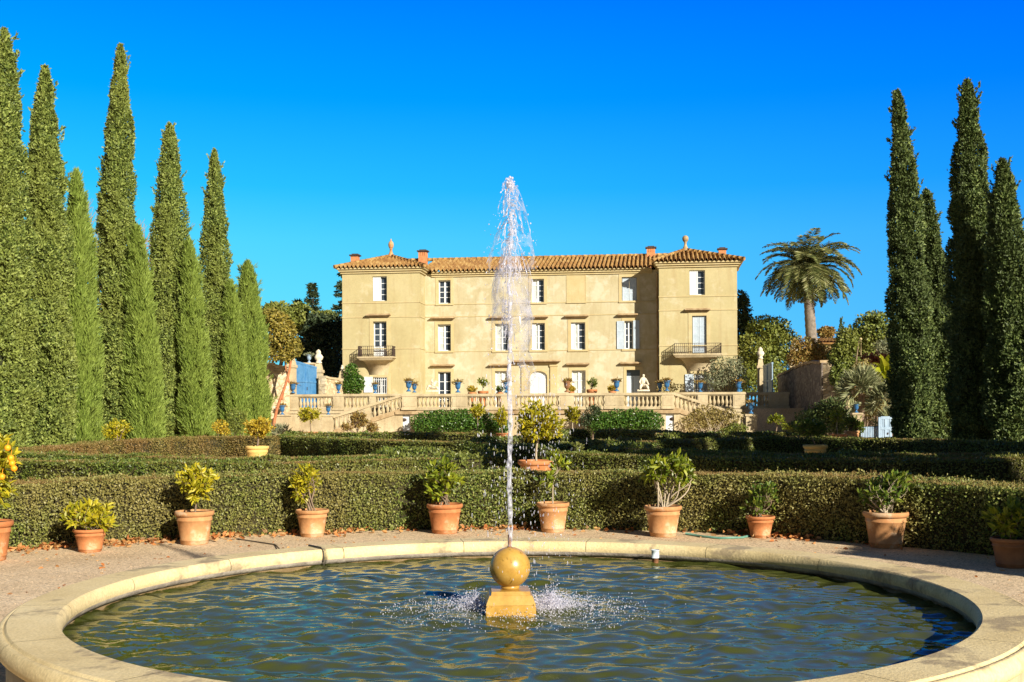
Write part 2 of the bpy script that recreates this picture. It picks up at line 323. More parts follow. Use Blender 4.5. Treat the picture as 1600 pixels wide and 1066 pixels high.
def water_mat():
    m, t, b = nm('pond_water'); tc = nd(t, 'ShaderNodeTexCoord')
    n2 = nd(t, 'ShaderNodeTexNoise', Scale=11, Detail=3); t.links.new(tc.outputs['Object'], n2.inputs['Vector'])
    bp = nd(t, 'ShaderNodeBump', Strength=.16, Distance=.02); t.links.new(n2.outputs['Fac'], bp.inputs['Height'])
    fr = nd(t, 'ShaderNodeFresnel', IOR=1.33); t.links.new(bp.outputs[0], fr.inputs['Normal'])
    gl = nd(t, 'ShaderNodeBsdfGlossy', Roughness=.02); t.links.new(bp.outputs[0], gl.inputs['Normal']); gl.inputs[0].default_value = (.8, .78, .64, 1)
    tr = nd(t, 'ShaderNodeBsdfTransparent'); tr.inputs[0].default_value = (.72, .76, .5, 1)
    df = nd(t, 'ShaderNodeBsdfDiffuse'); df.inputs[0].default_value = (.115, .135, .03, 1)      # fine bubbles and silt
    m0 = nd(t, 'ShaderNodeMixShader'); m0.inputs[0].default_value = .5; t.links.new(tr.outputs[0], m0.inputs[1]); t.links.new(df.outputs[0], m0.inputs[2])
    mx = nd(t, 'ShaderNodeMixShader'); t.links.new(fr.outputs[0], mx.inputs[0]); t.links.new(m0.outputs[0], mx.inputs[1]); t.links.new(gl.outputs[0], mx.inputs[2])
    t.links.new(mx.outputs[0], t.nodes['Material Output'].inputs[0]); return m
M['algae'] = mottled('algae_floor', [(.3, (.16, .16, .03)), (.5, (.26, .25, .05)), (.7, (.36, .33, .08))], 1.6, 7, .9, .4, 9)
M['water'] = water_mat()
def spray_mat(name, clear, white, thin, c=.62):
    m, t, b = nm(name); o = t.nodes['Material Output']
    b.inputs['Base Color'].default_value = (c, c, min(1, c*1.12), 1); b.inputs['Roughness'].default_value = .12; b.inputs['IOR'].default_value = 1.33
    b.inputs['Specular IOR Level'].default_value = .9
    tl = nd(t, 'ShaderNodeBsdfTranslucent'); tl.inputs[0].default_value = (c, c, min(1, c*1.14), 1)
    a = nd(t, 'ShaderNodeMixShader'); a.inputs[0].default_value = .45; t.links.new(b.outputs[0], a.inputs[1]); t.links.new(tl.outputs[0], a.inputs[2])
    if thin: gl = nd(t, 'ShaderNodeBsdfTransparent')
    else: gl = nd(t, 'ShaderNodeBsdfGlass', IOR=1.33, Roughness=.02)
    lw = nd(t, 'ShaderNodeLayerWeight', Blend=.35); tc = nd(t, 'ShaderNodeTexCoord')
    n = nd(t, 'ShaderNodeTexNoise', Scale=22, Detail=4); t.links.new(tc.outputs['Object'], n.inputs['Vector'])
    r = ramp(t, [(.4, (0, 0, 0)), (.75, (white,)*3)]); t.links.new(n.outputs['Fac'], r.inputs[0])
    ad = nd(t, 'ShaderNodeMath', operation='MULTIPLY_ADD'); t.links.new(lw.outputs['Facing'], ad.inputs[0]); ad.inputs[1].default_value = clear; t.links.new(r.outputs[0], ad.inputs[2]); ad.use_clamp = True
    f = nd(t, 'ShaderNodeMixShader'); t.links.new(ad.outputs[0], f.inputs[0]); t.links.new(gl.outputs[0], f.inputs[1]); t.links.new(a.outputs[0], f.inputs[2])
    t.links.new(f.outputs[0], o.inputs[0]); return m
M['sheet'] = spray_mat('water_sheet', .5, .25, True)
M['jet'] = spray_mat('water_column', .6, 1.1, True, .85)
M['drop'] = spray_mat('water_drops', .6, 1.2, True, .8)

# ------------------------------------------------------------------ setting: ground
g = MB(); xs = np.concatenate([[-900, -300, -100], np.linspace(-50, 50, 41), [100, 300, 900]]); ys = np.concatenate([[-300, -60], np.linspace(-30, 70, 41), [110, 300, 1500]])
X, Y = np.meshgrid(xs, ys, indexing='ij'); g.grid(X, Y, X*0)
kind(g.build('ground', M['gravel']), 'structure')

# ------------------------------------------------------------------ fountain basin
BX, BY, RI, RO, RIM, WL = .04, 8.28, 3.06, 3.43, .40, .245
basin = thing('fountain_basin', 'round stone basin with a wide pale coping around the green water', 'basin', (BX, BY, 0))
mb = MB(); mb.lathe([(RI+.05, -.25), (RI+.05, .275), (RO-.09, .275), (RO-.09, 0)], 160); mb.build('basin_wall', M['wetwall'], basin, True, False)
mb = MB()
profs = [[(RI+.004, .30), (RI-.006, .325), (RI-.004, .35), (RI+.004, .376), (RI+.016, .392), (RI+.03, RIM)], [(RI+.03, RIM), (RO-.06, RIM+.003)],
         [(RO-.06, RIM+.003), (RO-.05, RIM-.003), (RO-.044, RIM-.02), (RO-.036, RIM-.008), (RO-.012, RIM-.016), (RO+.008, .355), (RO+.014, .325), (RO+.004, .292), (RO-.02, .272), (RO-.05, .266)]]
NS = 16
for k in range(NS):
    a0 = k*2*pi/NS+.17
    for pf in profs: mb.lathe(pf, 15, a0=a0+.0009, a1=a0+2*pi/NS-.0009)
mb.build('coping', M['coping'], basin, True, False)
mb = MB(); mb.lathe([(RI+.05, .255), (RI+.03, .262), (RI+.008, .282), (RI+.003, .302)], 160); mb.lathe([(RI+.05, .26), (RO-.07, .26), (RO-.07, RIM-.02), (RI+.012, RIM-.02)], 160); mb.build('weathered_edge', M['edge'], basin, True, False)
mb = MB()
for k in range(22):
    a0 = k*2*pi/22; mb.lathe([(RO-.08, -.02), (RO-.055, -.02), (RO-.055, .264), (RO-.08, .264)], 12, a0=a0+.0004, a1=a0+2*pi/22-.0004)
mb.build('outer_facing', M['stone'], basin, True, False)
mb = MB(); mb.lathe([(.001, .015), (1.0, .015), (2.0, .015), (RI+.06, .015)], 80, (0, 0, 0)); mb.build('basin_floor', M['algae'], basin, False, False)
# water surface, with rings running out from the falling drops
N = 420; q = np.linspace(-RI-.06, RI+.06, N); X, Y = np.meshgrid(q, q, indexing='ij'); rng = np.random.default_rng(5)
Z = np.zeros_like(X)
for _ in range(150):
    a = rng.normal(.25, .95); lam = .11*(6.5**rng.random()); k = 2*pi/lam; w_ = rng.uniform(0, 6.28)
    env = .5+.5*np.sin(X*rng.normal(0, 2.2)+Y*rng.normal(0, 2.2)+rng.uniform(0, 6))
    Z += .0043*lam*env*np.sin(k*(X*sin(a)*.8+Y*cos(a))+w_+rng.uniform(.5, 1.8)*np.sin(X*rng.uniform(.8, 3)+Y*rng.uniform(-2, 2)+rng.uniform(0, 6)))
for _ in range(40):
    cx, cy = rng.normal(.1, .4, 2); d = np.hypot(X-cx, Y-cy)+.05; lam = rng.uniform(.09, .28); Z += .006*lam/np.sqrt(d+.3)*np.sin(2*pi*d/lam+rng.uniform(0, 6.28))*np.exp(-d*.6)
inside = (np.hypot(X, Y) < RI+.055)
mb = MB(); ii, jj = np.meshgrid(np.arange(N-1), np.arange(N-1), indexing='ij')
F = np.stack([ii*N+jj, (ii+1)*N+jj, (ii+1)*N+jj+1, ii*N+jj+1], -1)[inside[:-1, :-1] & inside[1:, 1:] & inside[1:, :-1] & inside[:-1, 1:]]
mb.add(np.stack([X+BX, Y+BY, Z+WL], -1).reshape(-1, 3), F.reshape(-1, 4))
kind(mb.build('water', M['water'], None, True), 'structure')

# ------------------------------------------------------------------ fountain and its jet
FX, FY = P(797, 930, 8.28)[0], 8.28
fo = thing('stone_fountain', 'ochre stone ball on a square pedestal rising from the middle of the basin', 'fountain', (FX, FY, WL))
def frustum(mb, h0, h1, z0, z1, rz=.04):
    mb.box((FX-h0, FY-h0, z0), (FX+h0, FY+h0, z1), rz, (FX, FY), h1/h0)
mb = MB(); frustum(mb, .178, .176, WL-.3, .305); frustum(mb, .172, .172, .305, .32); frustum(mb, .176, .15, .32, .385); frustum(mb, .14, .135, .385, .412)
o = mb.build('pedestal', M['ballstone'], fo)
mb = MB(); mb.lathe([(0.001, .405), (.062, .41), (.07, .425), (.06, .445), (.001, .446)], 24, (FX, FY, 0)); mb.build('collar', M['ballstone'], fo, True)
mb = MB(); mb.sphere((FX, FY, .567), .146, 48, 32); mb.build('ball', M['ballstone'], fo, True)
mb = MB(); mb.tube([(FX-.004, FY, .70), (FX-.004, FY, .80)], .011, 10); mb.tube([(FX-.004, FY, .702), (FX-.004, FY, .714)], .02, 10); mb.build('nozzle', M['rust'], fo, True)

JT = 3.36
jet = thing('water_jet', 'tall jet of water shooting up from the ball and breaking apart in the air', 'water jet', (FX, FY, .8))
def jx(z): return FX+.012*(z-.8)/2.5
rng = np.random.default_rng(11)
mb = MB(); zz = np.linspace(.715, JT-.03, 190)
rad = np.where(zz < 2.0, .0165, np.maximum(.0165-.0085*(zz-2.0), .006))*(1+.35*(np.clip((zz-1.6)/1.2, 0, 1))*np.sin(zz*95+2*np.sin(zz*23)))
rad = rad*(1+.12*np.sin(zz*40)+.12*np.sin(zz*67+1)); xo = .004*np.sin(zz*9)+.005*np.sin(zz*31)*np.clip(zz-1.6, 0, 1)
mb.tube(np.stack([jx(zz)+xo, FY+.003*np.sin(zz*17), zz], 1), rad, 10); mb.build('water_column', M['jet'], jet, True)
mb = MB()
for _ in range(60):
    mb.sphere((jx(JT)+rng.normal(0, .024), FY+rng.normal(0, .02), JT-.045+rng.normal(0, .026)), rng.uniform(.004, .013)*np.array([1, 1, 1.2]), 8, 6)
mb.build('jet_crest', M['drop'], jet, True)
m_ = MB()
for i in range(125):
    z0 = 2.2+1.12*rng.random()**.7; a = rng.uniform(0, 2*pi); v = rng.uniform(.1, .6); up = rng.uniform(-.2, .75); T = rng.uniform(.12, .3); t_ = np.linspace(0, T, 16)
    wob = rng.normal(0, .006, (16, 3)).cumsum(0)*.6; pts = np.stack([jx(z0)+(.012+v*t_)*cos(a), FY+(.012+v*t_)*sin(a), np.minimum(z0+up*t_-4.9*t_**2, JT-.01)], 1)+wob
    rr_ = rng.uniform(.0012, .0036)*(1+.8*np.sin(np.arange(16)*rng.uniform(1, 2.6)+rng.uniform(0, 6)))+.0006; j0 = 0
    while j0 < 14:
        j1 = min(15, j0+int(rng.integers(2, 8)))
        if j1-j0 >= 2: m_.tube(pts[j0:j1+1], rr_[j0:j1+1], 5)
        j0 = j1+int(rng.integers(0, 3))+1
kind(m_.build('water_filaments', M['drop'], jet, True), 'stuff')
def bell(prof, seed, keep, ox=0, a0=-pi, a1=pi, amp=.16, fr=9):
    prof = np.array(prof); n = 96; t = np.linspace(a0, a1, n); s = np.linspace(0, len(prof)-1, 54)
    r = np.interp(s, range(len(prof)), prof[:, 0]); z = np.interp(s, range(len(prof)), prof[:, 1])
    Pp = np.stack([r[:, None]*np.cos(t), r[:, None]*np.sin(t), np.repeat(z[:, None], n, 1)], -1)
    k = lump(Pp.reshape(-1, 3)*np.array([1, 1, .7]), seed, fr).reshape(Pp.shape[:2]); f = np.linspace(.25, 1, len(s))[:, None]
    Pp[..., :2] *= (1+amp*f*k)[..., None]; Pp[..., 2] += .035*f*lump(Pp.reshape(-1, 3), seed+1, fr*1.2).reshape(k.shape)
    hole = lump(Pp.reshape(-1, 3)*np.array([1, 1, .6]), seed+2, fr*2.6).reshape(k.shape)+.5*lump(Pp.reshape(-1, 3), seed+3, fr*6).reshape(k.shape)
    i, j = np.meshgrid(np.arange(len(s)-1), np.arange(n-1), indexing='ij')
    F = np.stack([i*n+j, i*n+j+1, (i+1)*n+j+1, (i+1)*n+j], -1)[hole[:-1, :-1] < keep-np.linspace(0, .5, len(s)-1)[:, None]]
    Pp[..., 0] += jx(z)[:, None]+ox; Pp[..., 1] += FY
    m = MB(); m.add(Pp.reshape(-1, 3), F); m.build('water_sheet', M['sheet'], jet, True)
bell([(.014, JT-.05), (.05, JT-.10), (.085, JT-.19), (.115, JT-.32)], 3, .3, .02)
bell([(.012, 3.05), (.07, 3.03), (.13, 2.96), (.16, 2.82), (.155, 2.68)], 14, .15, .01)
bell([(.012, 2.86), (.08, 2.80), (.125, 2.70), (.15, 2.58), (.13, 2.47), (.15, 2.36)], 25, .45, .015, amp=.25)
bell([(.03, 2.74), (.1, 2.68), (.13, 2.52), (.12, 2.38), (.06, 2.24)], 31, .4, .0, amp=.3)
bell([(.1, 2.5), (.14, 2.36), (.11, 2.2), (.09, 2.1)], 36, .35, .02, amp=.3)
bell([(.1, 2.42), (.13, 2.25), (.12, 2.1), (.15, 1.95), (.12, 1.84)], 47, .3, .03, -1.3, 1.3, .3)
bell([(.06, 2.12), (.09, 2.0), (.14, 1.9), (.15, 1.76)], 58, .1, .02, -1.2, 1.0, .3)
def drops(C, r, zs, n=6, m=5):
    s = MB(); s.sphere((0, 0, 0), 1, n, m); v, f = s.V[0], s.F[0]; k = len(C)
    V = C[:, None]+v[None]*np.stack([r, r, r*zs], -1)[:, None]
    F = (np.arange(k)[:, None, None]*len(v)+f[None]).reshape(-1, 4)
    mm = MB(); mm.add(V.reshape(-1, 3), F); return mm
n = 620; a = rng.uniform(0, 2*pi, n); z = rng.uniform(1.75, JT-.02, n); r = (.03+.17*rng.random(n)**.6)*np.clip((JT-z)/.35, .25, 1)
d1 = drops(np.stack([jx(z)+.01+r*np.cos(a), FY+r*np.sin(a), z], 1), rng.uniform(.0013, .0038, n)*rng.choice([1, 1, 1.6], n), rng.uniform(.8, 1.8, n))
kind(d1.build('flying_drops', M['drop'], jet, True), 'stuff')
n = 680; a = rng.uniform(0, 2*pi, n); r = .06+.5*rng.random(n)**.8; z = WL+(1.95-WL)*rng.random(n)**.8
x = jx(z)+.14+r*np.cos(a)*.75; d2 = drops(np.stack([x, FY+r*np.sin(a), z], 1), rng.uniform(.0016, .0036, n), rng.uniform(1.5, 5.5, n))
kind(d2.build('falling_drops', M['drop'], jet, True), 'stuff')
# splash around the pedestal
n = 8200; sp = MB(); side = rng.choice([-1, 1, 1], n); ang = rng.uniform(0, 2*pi, n); rr = rng.exponential(.13, n)
cx = np.where(side > 0, .30, -.25); C = np.stack([FX+cx+rr*np.cos(ang)*1.3, FY+.12+rr*np.sin(ang), WL+.004+np.abs(rng.normal(0, .065, n))*np.exp(-rr*2.2)], 1)
n2 = 1500; ang = rng.uniform(0, 2*pi, n2); rr = rng.uniform(.22, .85, n2); C2 = np.stack([FX+.05+rr*np.cos(ang)*1.15, FY+rr*np.sin(ang), WL+.003+np.abs(rng.normal(0, .05, n2))*(1.1-rr)], 1)
sp = drops(np.concatenate([C, C2]), rng.uniform(.0014, .0048, n+n2), rng.uniform(.8, 1.5, n+n2), 5, 4)
kind(sp.build('splash', M['drop'], None, True), 'stuff')['label'] = 'white spray where the falling water hits the pond around the pedestal'

# overflow pipe, cable, hose
b0 = P(1024, 880, 10.9); pipe = thing('overflow_pipe', 'short pale blue overflow pipe standing upright inside the far edge of the basin', 'pipe', b0)
mb = MB(); mb.tube([b0+[0, 0, .05], b0+[0, 0, .125]], .036, 20); mb.tube([b0+[0, 0, .118], b0+[0, 0, .127]], .039, 20); mb.build('sleeve', M['pipe'], pipe, True)
mb = MB(); mb.tube([b0+[0, 0, -.12], b0+[0, 0, .055]], .03, 16); mb.build('riser', M['rust'], pipe, True)
def at_r(px, r, z):                       # point on the coping ring seen at a pixel column (far side)
    a = (px-800)/FPX; A = 1+a*a; B = -2*(a*BX+BY); Cc = BX*BX+BY*BY-r*r
    Yq = (-B+math.sqrt(B*B-4*A*Cc))/(2*A); return np.array([a*Yq, Yq, z])
p0, p1, p2 = G(370, 842, .012), G(430, 851, .012), at_r(478, RO-.02, RIM-.02)
mb = MB(); mb.tube([p0, p1, p2+[0, .05, -.3], p2+[0, .02, -.08], at_r(482, RO-.05, RIM+.012), at_r(500, RI+.06, RIM+.014), at_r(504, RI, RIM-.02), at_r(505, RI-.02, .32), at_r(505, RI-.02, WL-.05)], .008, 8)
tag(mb.build('cable', M['cable'], None, True), 'thin dark cable lying over the coping and hanging into the water', 'cable')
hp = [G(1072, 834, .015), G(1095, 838, .015), G(1125, 841, .015), G(1160, 840, .015), G(1176, 836, .015)]
mb = MB(); mb.tube(hp, .016, 8); tag(mb.build('garden_hose', M['hose'], None, True), 'green garden hose lying on the gravel beside a small terracotta pot', 'hose')

# ------------------------------------------------------------------ plants in pots
CT = 'potted citrus plants'
def pot_parts(t, b, R, H, mat, ratio=.68, flare=False, seed=0):
    rb = R*ratio
    def rr(k): return rb+(R*.93-rb)*k
    pr = [(0.001, 0), (rb*.97, 0), (rr(.03), H*.02), (rr(.12), H*.12), (rr(.125)+.006, H*.13), (rr(.145)+.006, H*.15), (rr(.155), H*.165), (rr(.5), H*.5)]
    if flare: pr = [(0.001, 0), (rb*.8, 0), (rb*1.05, H*.06), (rb*1.3, H*.35), (R*.82, H*.7), (R*.86, H*.8)]
    else: pr += [(rr(.70), H*.7), (rr(.70)+.01, H*.715), (rr(.74)+.01, H*.745), (rr(.75), H*.76), (rr(.84), H*.84)]
    mb = MB(); mb.lathe(pr+[(R*.86, H*.86), (R*.86, H*.9), (R*.5, H*.9)], 36, b); po = mb.build('pot', mat, t, True)
    mb = MB(); mb.lathe([(R*.84, H*.84), (R*.93, H*.85), (R*.985, H*.89), (R, H*.94), (R*.985, H*.985), (R*.95, H), (R*.89, H*.99), (R*.87, H*.93), (R*.86, H*.86)], 36, b)
    r = mb.build('rim', mat, None, True); r.data.transform(__import__('mathutils').Matrix.Translation([-float(v) for v in b])); r.parent = po
    n = 22; rng = np.random.default_rng(seed); q = np.linspace(0, R*.87, 6)
    mb = MB(); mb.lathe([(max(v, .001), H*.92+rng.uniform(-.008, .012)) for v in q], n, (0, 0, 0)); s = mb.build('soil', M['soil'], None, True); s.parent = po
    return po
def branchy(mb, rng, p, q, r0, r1, bend=.15, n=6, k=5):
    t = np.linspace(0, 1, n)[:, None]; L = np.linalg.norm(q-p)
    pts = p+(q-p)*t+np.sin(t*pi)*rng.normal(0, bend*L*.4, 3)+np.sin(t*2*pi)*rng.normal(0, bend*L*.15, 3)
    mb.tube(pts, np.linspace(r0, r1, n), k, False); return pts
def potted(label, px, py, rimw, poth, mat, crown, leaf, style='single', trunk_r=.012, ntw=60, lpt=9, LL=.085, seed=1, fruit=0, flare=False, ratio=.68, bark='bark', group=CT, z0=0, Y=None, dens=1.0, fmat=None):
    """px,py: pixel of the pot's foot; rimw, poth: pot size in pixels; crown: list of (cx, cy, rx, ry) in pixels"""
    b = G(px, py, z0) if Y is None else P(px, py, Y); k = b[1]/FPX; rng = np.random.default_rng(seed)
    t = thing('potted_plant', label, 'potted plant', b, 0, group); R, H = rimw*k/2, poth*k
    b = b+np.array([0, 0, 0.]); pot_parts(t, b, R, H, mat, ratio, flare, seed)
    top = b+[0, 0, H*.92]; W = MB(); Lf = MB(); tips = []; dirs = []
    cs = [(P(cx, cy, b[1]), rx*k, ry*k) for cx, cy, rx, ry in crown]
    area = sum(c[1]*c[2] for c in cs)
    for ci, (c, rx, rz) in enumerate(cs):
        nt = max(6, int(ntw*rx*rz/area)); foot = c-[0, 0, rz*.85]
        if style == 'single':
            if ci == 0: fork = c-[0, 0, rz*.55]; branchy(W, rng, top+[rng.uniform(-.02, .02), 0, 0], fork, trunk_r, trunk_r*.75, .06, 8, 7)
            base = [cs[0][0]-[0, 0, cs[0][2]*.55]]
        elif style == 'multi':
            base = []
            for _ in range(4):
                f = c+rng.normal(0, .3, 3)*[rx, rx, rz*.5]-[0, 0, rz*.3]; pts = branchy(W, rng, top+rng.normal(0, .03, 3)*[1, 1, 0], f, trunk_r, trunk_r*.5, .22, 8, 6); base += [pts[-1], pts[-3]]
        else: base = [top+rng.normal(0, .3, 3)*[R, R, 0] for _ in range(6)]
        for _ in range(nt):
            d = unit(rng.normal(size=3)+[0, 0, .25]); tip = c+d*[rx, rx, rz]*rng.uniform(.55, 1.05)
            s = base[rng.integers(len(base))]; branchy(W, rng, s, tip, trunk_r*.32, .002, .2, 5, 4)
            m = int(rng.integers(int(lpt*.6), int(lpt*1.4)+1)); f = rng.uniform(.45, 1.02, m)[:, None]
            ax = unit(tip-s); tips.append(s+(tip-s)*f+rng.normal(0, .012, (m, 3)))
            dirs.append(ax*.7+rng.normal(0, .65, (m, 3))+[0, -.0, .2])
    W.build('trunk', M[bark], t, True)
    dd = np.concatenate(dirs); leafset(Lf, rng, np.concatenate(tips), dd, LL, LL*.5, True, face=dd*.3+rng.normal(0, .35, dd.shape)+[0, 0, .55]); Lf.build('foliage', fmat or M[leaf], t)
    if fruit:
        Fm = MB()
        for i in range(fruit):
            c, rx, rz = cs[rng.integers(len(cs))]; d = unit(rng.normal(size=3)*[1, .6, 1]+[.3, -.9, 0]); pnt = c+d*[rx, rx, rz]*.98
            Fm.sphere(pnt, rng.uniform(.032, .042), 14, 10); Fm.tube([pnt+[0, 0, .03], pnt+[0, .02, .07]], .003, 4)
        Fm.build('fruit', M['orange'], t, True)
    return t
potted('tall orange tree with ripe fruit in a pot, cut by the picture edge', -18, 876, 74, 62, M['terra'], [(-18, 712, 40, 40), (-14, 762, 32, 32)], 'citrusyl', 'single', .02, 100, 10, .1, 21, 0, bark='bark')
potted('low bushy lime green shrub in a squat orange pot on the gravel', 141, 862, 52, 36, M['terra'], [(125, 808, 30, 24), (158, 806, 26, 26), (140, 800, 34, 18)], 'citrusyl', 'bush', .012, 75, 9, .09, 22, ratio=.64)
potted('round headed citrus on a thin stem in a large banded terracotta pot', 304, 850, 61, 52, M['terrapale'], [(308, 748, 33, 20), (306, 768, 22, 16)], 'citrusyl', 'single', .014, 72, 9, .085, 23)
potted('slim citrus with a loose yellow green crown in a pale pot before a brown hedge', 488, 838, 52, 42, M['terrapale'], [(478, 745, 26, 18), (470, 765, 18, 18)], 'citrusyl', 'multi', .012, 66, 9, .08, 24)
potted('leafy citrus bush with drooping leaves in a bright orange pot left of the jet', 695, 833, 57, 46, M['terra'], [(692, 742, 30, 26), (688, 768, 24, 18)], 'citrus', 'multi', .012, 64, 9, .105, 25)
potted('spindly sapling with few leaves in a terracotta pot right of the jet', 864, 831, 52, 46, M['terrapale'], [(872, 725, 12, 20), (858, 752, 16, 14), (862, 712, 6, 12)], 'citrus', 'single', .010, 17, 6, .095, 26, bark='barkpale')
potted('tall citrus with several pale bare stems in a broad terracotta pot', 1036, 838, 59, 48, M['terrapale'], [(1046, 728, 38, 20), (1020, 738, 24, 16), (1066, 742, 22, 18)], 'citrus', 'multi', .013, 80, 9, .1, 27, bark='barkpale')
potted('sparse green citrus in a small smooth orange red pot', 1188, 840, 46, 34, M['terra'], [(1192, 775, 32, 22), (1180, 790, 20, 16)], 'citrusdk', 'multi', .008, 40, 8, .08, 28, ratio=.62)
potted('crooked spreading citrus in a tall ribbed pot before the shaded hedge', 1384, 855, 70, 56, M['terrapale'], [(1385, 768, 38, 30), (1402, 752, 28, 16), (1365, 775, 20, 20)], 'citrusdk', 'multi', .012, 70, 8, .085, 29, bark='barkpale')
potted('upright pale green citrus in a wide pot darkened as if standing in shade', 1580, 886, 62, 46, M['terradark'], [(1577, 808, 32, 26), (1572, 832, 24, 14)], 'citrus', 'multi', .009, 46, 9, .1, 30, ratio=.7)  # the darker clay stands in for the shade on this pot
# the oranges hang from the orange tree at the picture edge
t0 = [o for o in bpy.data.objects if o.name == 'potted_plant'][0]; Fm = MB()
for px, py in ((17, 716), (19, 724), (22, 732), (3, 745), (12, 700)):
    pnt = P(px, py, t0.location[1]-.22); Fm = MB(); Fm.sphere(pnt, .036, 16, 12); Fm.tube([pnt+[0, 0, .03], pnt+[0, .03, .09]], .003, 4); Fm.build('fruit', M['orange'], t0, True)

# ------------------------------------------------------------------ clipped hedges
M['innerdark'] = mottled('dark_crown_core', [(.3, (.012, .016, .006)), (.7, (.035, .04, .014))], 9, 5, .95, .5)  # near-black core, its colour stands in for shade inside the crowns
M['stems'] = mottled('hedge_dark_core', [(.3, (.02, .02, .008)), (.7, (.055, .045, .02))], 6, 4, .95, .3)  # dark core colour standing in for the shade between hedge leaves
def hedge(label, path, width, H, leaf, dens, LL, seed, group='clipped box hedges', name='box_hedge'):
    rng = np.random.default_rng(seed); path = np.asarray(path, float)[:, :2]
    d = np.concatenate([[0], np.cumsum(np.linalg.norm(np.diff(path, axis=0), axis=1))]); n = max(3, int(d[-1]/.35)); s = np.linspace(0, d[-1], n)
    c = np.stack([np.interp(s, d, path[:, 0]), np.interp(s, d, path[:, 1])], 1)
    if n > 6 and len(path) > 2:
        for _ in range(4): c[1:-1] = (c[:-2]+2*c[1:-1]+c[2:])/4
    T = unit(np.gradient(c, axis=0)); Nn = np.stack([-T[:, 1], T[:, 0]], 1)
    t = thing(name, label, 'hedge', (c[n//2][0], c[n//2][1], 0), 0, group)
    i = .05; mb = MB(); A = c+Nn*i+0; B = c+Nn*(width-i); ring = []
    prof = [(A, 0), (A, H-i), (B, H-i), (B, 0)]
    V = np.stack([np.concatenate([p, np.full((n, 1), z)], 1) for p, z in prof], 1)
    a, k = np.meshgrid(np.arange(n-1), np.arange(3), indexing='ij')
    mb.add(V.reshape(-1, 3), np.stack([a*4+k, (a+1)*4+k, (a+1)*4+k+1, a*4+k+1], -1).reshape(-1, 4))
    mb.F.append(np.array([[0, 1, 2, 3], [(n-1)*4+3, (n-1)*4+2, (n-1)*4+1, (n-1)*4]])); mb.build('stems', M['stems'], t)  # closed dark core under the leaves, shade put into its colour
    L = d[-1]; C = []; D = []; Fc = []
    def surf(area, f):
        m = int(area*dens); u = rng.random(m)*(n-1.001); j = u.astype(int); fr = (u-j)[:, None]
        cc = c[j]*(1-fr)+c[j+1]*fr; nn = unit(Nn[j]*(1-fr)+Nn[j+1]*fr); p, nv = f(m, cc, nn)
        p = p+nv*(.045*lump(p, seed, 4.5)[:, None]+rng.uniform(-.06, .015, m)[:, None]+(rng.random(m) < .02)[:, None]*.05)
        C.append(p); D.append(nv*.4+rng.normal(0, .6, (m, 3))+[0, 0, .2]); Fc.append(nv)
    def side(q, sg, bulge):
        def f(m, cc, nn):
            z = rng.random(m)*H; off = q-sg*bulge*np.sin(z/H*pi)
            return np.concatenate([cc+nn*off[:, None] if bulge else cc+nn*q, z[:, None]], 1), np.concatenate([-nn*sg, np.zeros((m, 1))], 1)
        return f
    def top(m, cc, nn):
        w = rng.random(m)*width; return np.concatenate([cc+nn*w[:, None], np.full((m, 1), H)+.0], 1), np.tile([0, 0, 1.], (m, 1))
    surf(L*H, side(0, 1, .02)); surf(L*width, top); surf(L*H*.45, side(width, -1, .02))
    for e in (0, -1):
        m = int(width*H*dens); w = rng.random((m, 1))*width; C.append(np.concatenate([c[e]+Nn[e]*w, rng.random((m, 1))*H], 1)); Fc.append(np.concatenate([np.tile(T[e]*(1 if e else -1), (m, 1)), np.zeros((m, 1))], 1)); D.append(Fc[-1]*.4+rng.normal(0, .6, (m, 3)))
    mb = MB(); C = np.concatenate(C); C[:, 2] *= 1+(.03 if LL < .035 else .012)*lump(C*[1, 1, 0], seed+3, 1.3); leafset(mb, rng, C, np.concatenate(D), LL, LL*.62, False, .3, .45, np.concatenate(Fc)); mb.build('foliage', M[leaf], t)
    m = int(L*width*dens*.55)
    if m < 900: return t
    u = rng.random(m)*(n-1.001); j = u.astype(int); fr = (u-j)[:, None]; cc = c[j]*(1-fr)+c[j+1]*fr; w = rng.random((m, 1))**.8*width
    C = np.concatenate([cc+unit(Nn[j])*w, np.full((m, 1), H+.012)], 1); C[:, 2] *= 1+(.03 if LL < .035 else .012)*lump(C*[1, 1, 0], seed+3, 1.3)
    if LL < .035:
        k = 420; j = rng.integers(0, n-1, k); w = rng.random((k, 1))*width; q = np.concatenate([c[j]+unit(Nn[j])*w, np.full((k, 1), H)], 1); q[:, 2] *= 1+.03*lump(q*[1, 1, 0], seed+3, 1.3); h_ = rng.uniform(.02, .1, k)
        f_ = rng.random((k, 9)); d_ = unit(rng.normal(0, .35, (k, 3))+[0, 0, 1.]); C = np.concatenate([C, (q[:, None]+d_[:, None]*(f_*h_[:, None])[..., None]+rng.normal(0, .008, (k, 9, 3))).reshape(-1, 3)]); m = len(C)
    mb = MB(); leafset(mb, rng, C, rng.normal(0, .6, (m, 3))+[0, 0, .45], LL*.8, LL*.4, face=np.tile([0, -.5, .8], (m, 1))); mb.build('clipped_top', M['box3'], t)
    return t
ringb = [(-120, 874), (-50, 865), (20, 859), (100, 854), (200, 848), (300, 842), (450, 834.5), (600, 829), (800, 826), (950, 828), (1100, 832), (1200, 837), (1300, 845), (1400, 854), (1500, 863), (1600, 874), (1680, 884), (1780, 900)]
hedge('long curved box hedge wrapping round the basin behind the row of terracotta pots', [G(*p) for p in ringb], .75, .78, 'box1', 4300, .031, 101)
HT = .75
def ph(label, px, width=.6, leaf='box2', dens=620, LL=.075, seed=0, H=HT):
    return hedge(label, [G(x, y, H) for x, y in px], width, H-LL*.5, leaf, dens, LL, seed)
